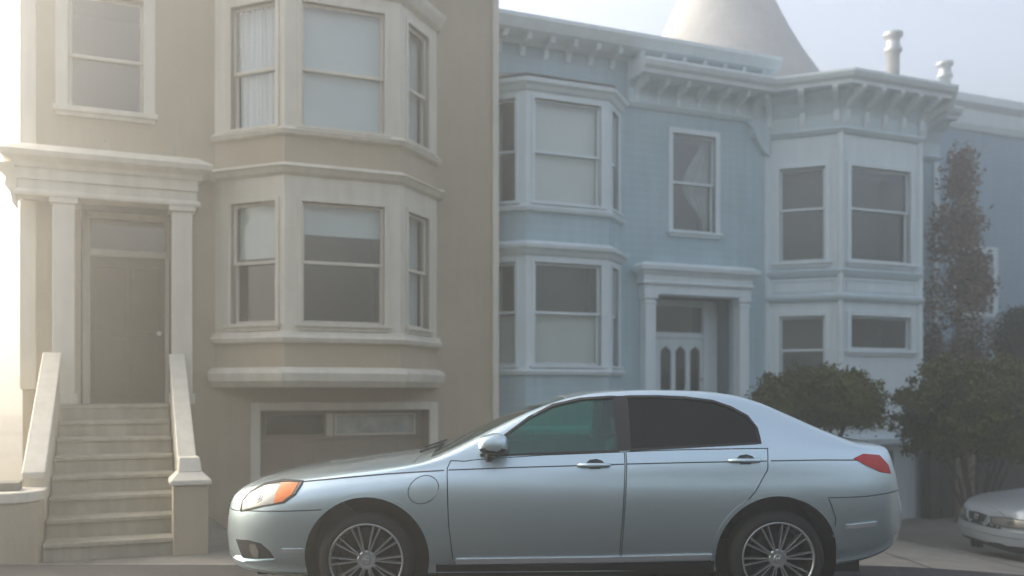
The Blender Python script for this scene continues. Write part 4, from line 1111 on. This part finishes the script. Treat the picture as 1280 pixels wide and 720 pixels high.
# white car
TW = dict(TS); TW.update(S=(.90,.90,.90), fn=.76, fe=3.6, splits=[('front_door', FD, {}), ('rear_door', RD, {}),
    ('bonnet', [(-2.10,-.62),(-1.85,-.76),(-1.4,-.82),(-.72,-.86),(-.68,0),(-.72,.86),(-1.4,.82),(-1.85,.76),(-2.10,.62)], dict(axis='z', lim=(.58,2)))],
    winmats=['tint_glass','tint_glass'], arch=.36, hub=.30, tyre=.30, rim=.19, spokes=6, pair=(-.13,.0,.13))
cw_x, cw_y = 6.06+2.2*.90, 12.0
gz = h_side(6.9, 12.0)
wc_ = empty('parked_car', (cw_x, cw_y, gz+.03), 0, 'older white sedan nosing into the right edge of the view below the large shrub', 'car')
K2 = make_car(wc_, TW, 'paint_white')
p2, r2 = K2['patch'], K2['ribbon']
for s_ in (-1, 1):
    hp = [(s_*.30,.60),(s_*.34,.52),(s_*.60,.505),(s_*.76,.515),(s_*.76,.61),(s_*.60,.625)]
    q = p2(hp, 'headlight', 'lamp_silver', wc_, 'front', off=.006, th=.02, step=.03)
    r2(hp+[hp[0]], .014, 'headlight_rim', 'seam', q, mode='front', off=.008, th=.01)
    p2([(s_*.56,.53),(s_*.66,.53),(s_*.66,.60),(s_*.56,.60)], 'bulb', 'chrome', q, 'front', off=.011, th=.008)
g2 = p2([(-.27,.61),(-.20,.515),(.20,.515),(.27,.61),(.0,.622)], 'grille', 'black_plastic', wc_, 'front', off=.004, th=.01)
r2([(-.28,.615),(-.21,.51)], .022, 'grille_side', 'paint_white', g2, mode='front', off=.022, th=.03)
r2([(.28,.615),(.21,.51)], .022, 'grille_side', 'paint_white', g2, mode='front', off=.022, th=.03)
mb = MB(); h, no = K2['proj'](0,.57,'front'); mb.smooth = True
mb.tube([(h.x-.014,.05*math.cos(a),.57+.032*math.sin(a)) for a in [2*math.pi*k/20 for k in range(21)]], .005, 6, cap=False)
mb.tube([(h.x-.014,.018*math.cos(a),.57+.032*math.sin(a)) for a in [2*math.pi*k/20 for k in range(21)]], .004, 6, cap=False); mb.build('badge', 'chrome', g2)
p2([(-.70,.215),(.70,.215),(.74,.30),(-.74,.30)], 'air_dam', 'black_plastic', wc_, 'front', off=.02, th=.03)
bumper = [(-.74,.30),(.74,.30),(.80,.36),(.80,.47),(-.80,.47),(-.80,.36)]
p2(bumper, 'front_bumper', 'paint_white', wc_, 'front', off=.045, th=.05, step=.04)
r2([(-.78,.395),(-.4,.395),(0,.395),(.4,.395),(.78,.395)], .022, 'bumper_strip', 'garage_grey', wc_, mode='front', off=.052, th=.02)
r2([(-1.60,.62),(-1.2,.62),(-.45,.63)], .008, 'swage_line', 'seam', wc_, off=.0015)
for poly in (W1, W2): r2([(a*.9,b*.9) for a,b in poly+[poly[0]]], .016, 'window_seal', 'black_plastic', wc_, off=.002, th=.014)
p2([(a*.9,b*.9) for a,b in [(2.42,1.045),(2.50,1.075),(2.66,1.065),(2.755,.985),(2.79,.905),(2.66,.93),(2.52,.985)]], 'tail_light', 'lamp_red', wc_, off=.006, th=.02)
for hx, dn in ((.50,'front_door'),(1.46,'rear_door')):
    h, no = K2['proj'](hx,.90,'side'); mb = MB(); mb.smooth = True
    mb.tube([(hx-.09,h.y+.004,.90),(hx-.07,h.y-.025,.90),(hx+.07,h.y-.025,.90),(hx+.09,h.y+.004,.90)], .013, 8); mb.build('door_handle', 'black_plastic', K2['parts'][dn][0])
for s_ in (-1, 1):
    mb = MB(); mb.box(-.20,-.06,s_*.86,s_*1.02,.96,1.06); mb.build('door_mirror', 'paint_white', wc_, bevel=.03)

# ------------------------------------------------------------------ render settings
scene.render.engine = 'CYCLES'
scene.cycles.use_denoising = True
scene.cycles.max_bounces = 8; scene.cycles.volume_bounces = 3; scene.cycles.transparent_max_bounces = 16
scene.cycles.caustics_reflective = False; scene.cycles.caustics_refractive = False
scene.view_settings.view_transform = 'Standard'; scene.view_settings.look = 'None'; scene.view_settings.gamma = 1
scene.view_settings.exposure = 1.95
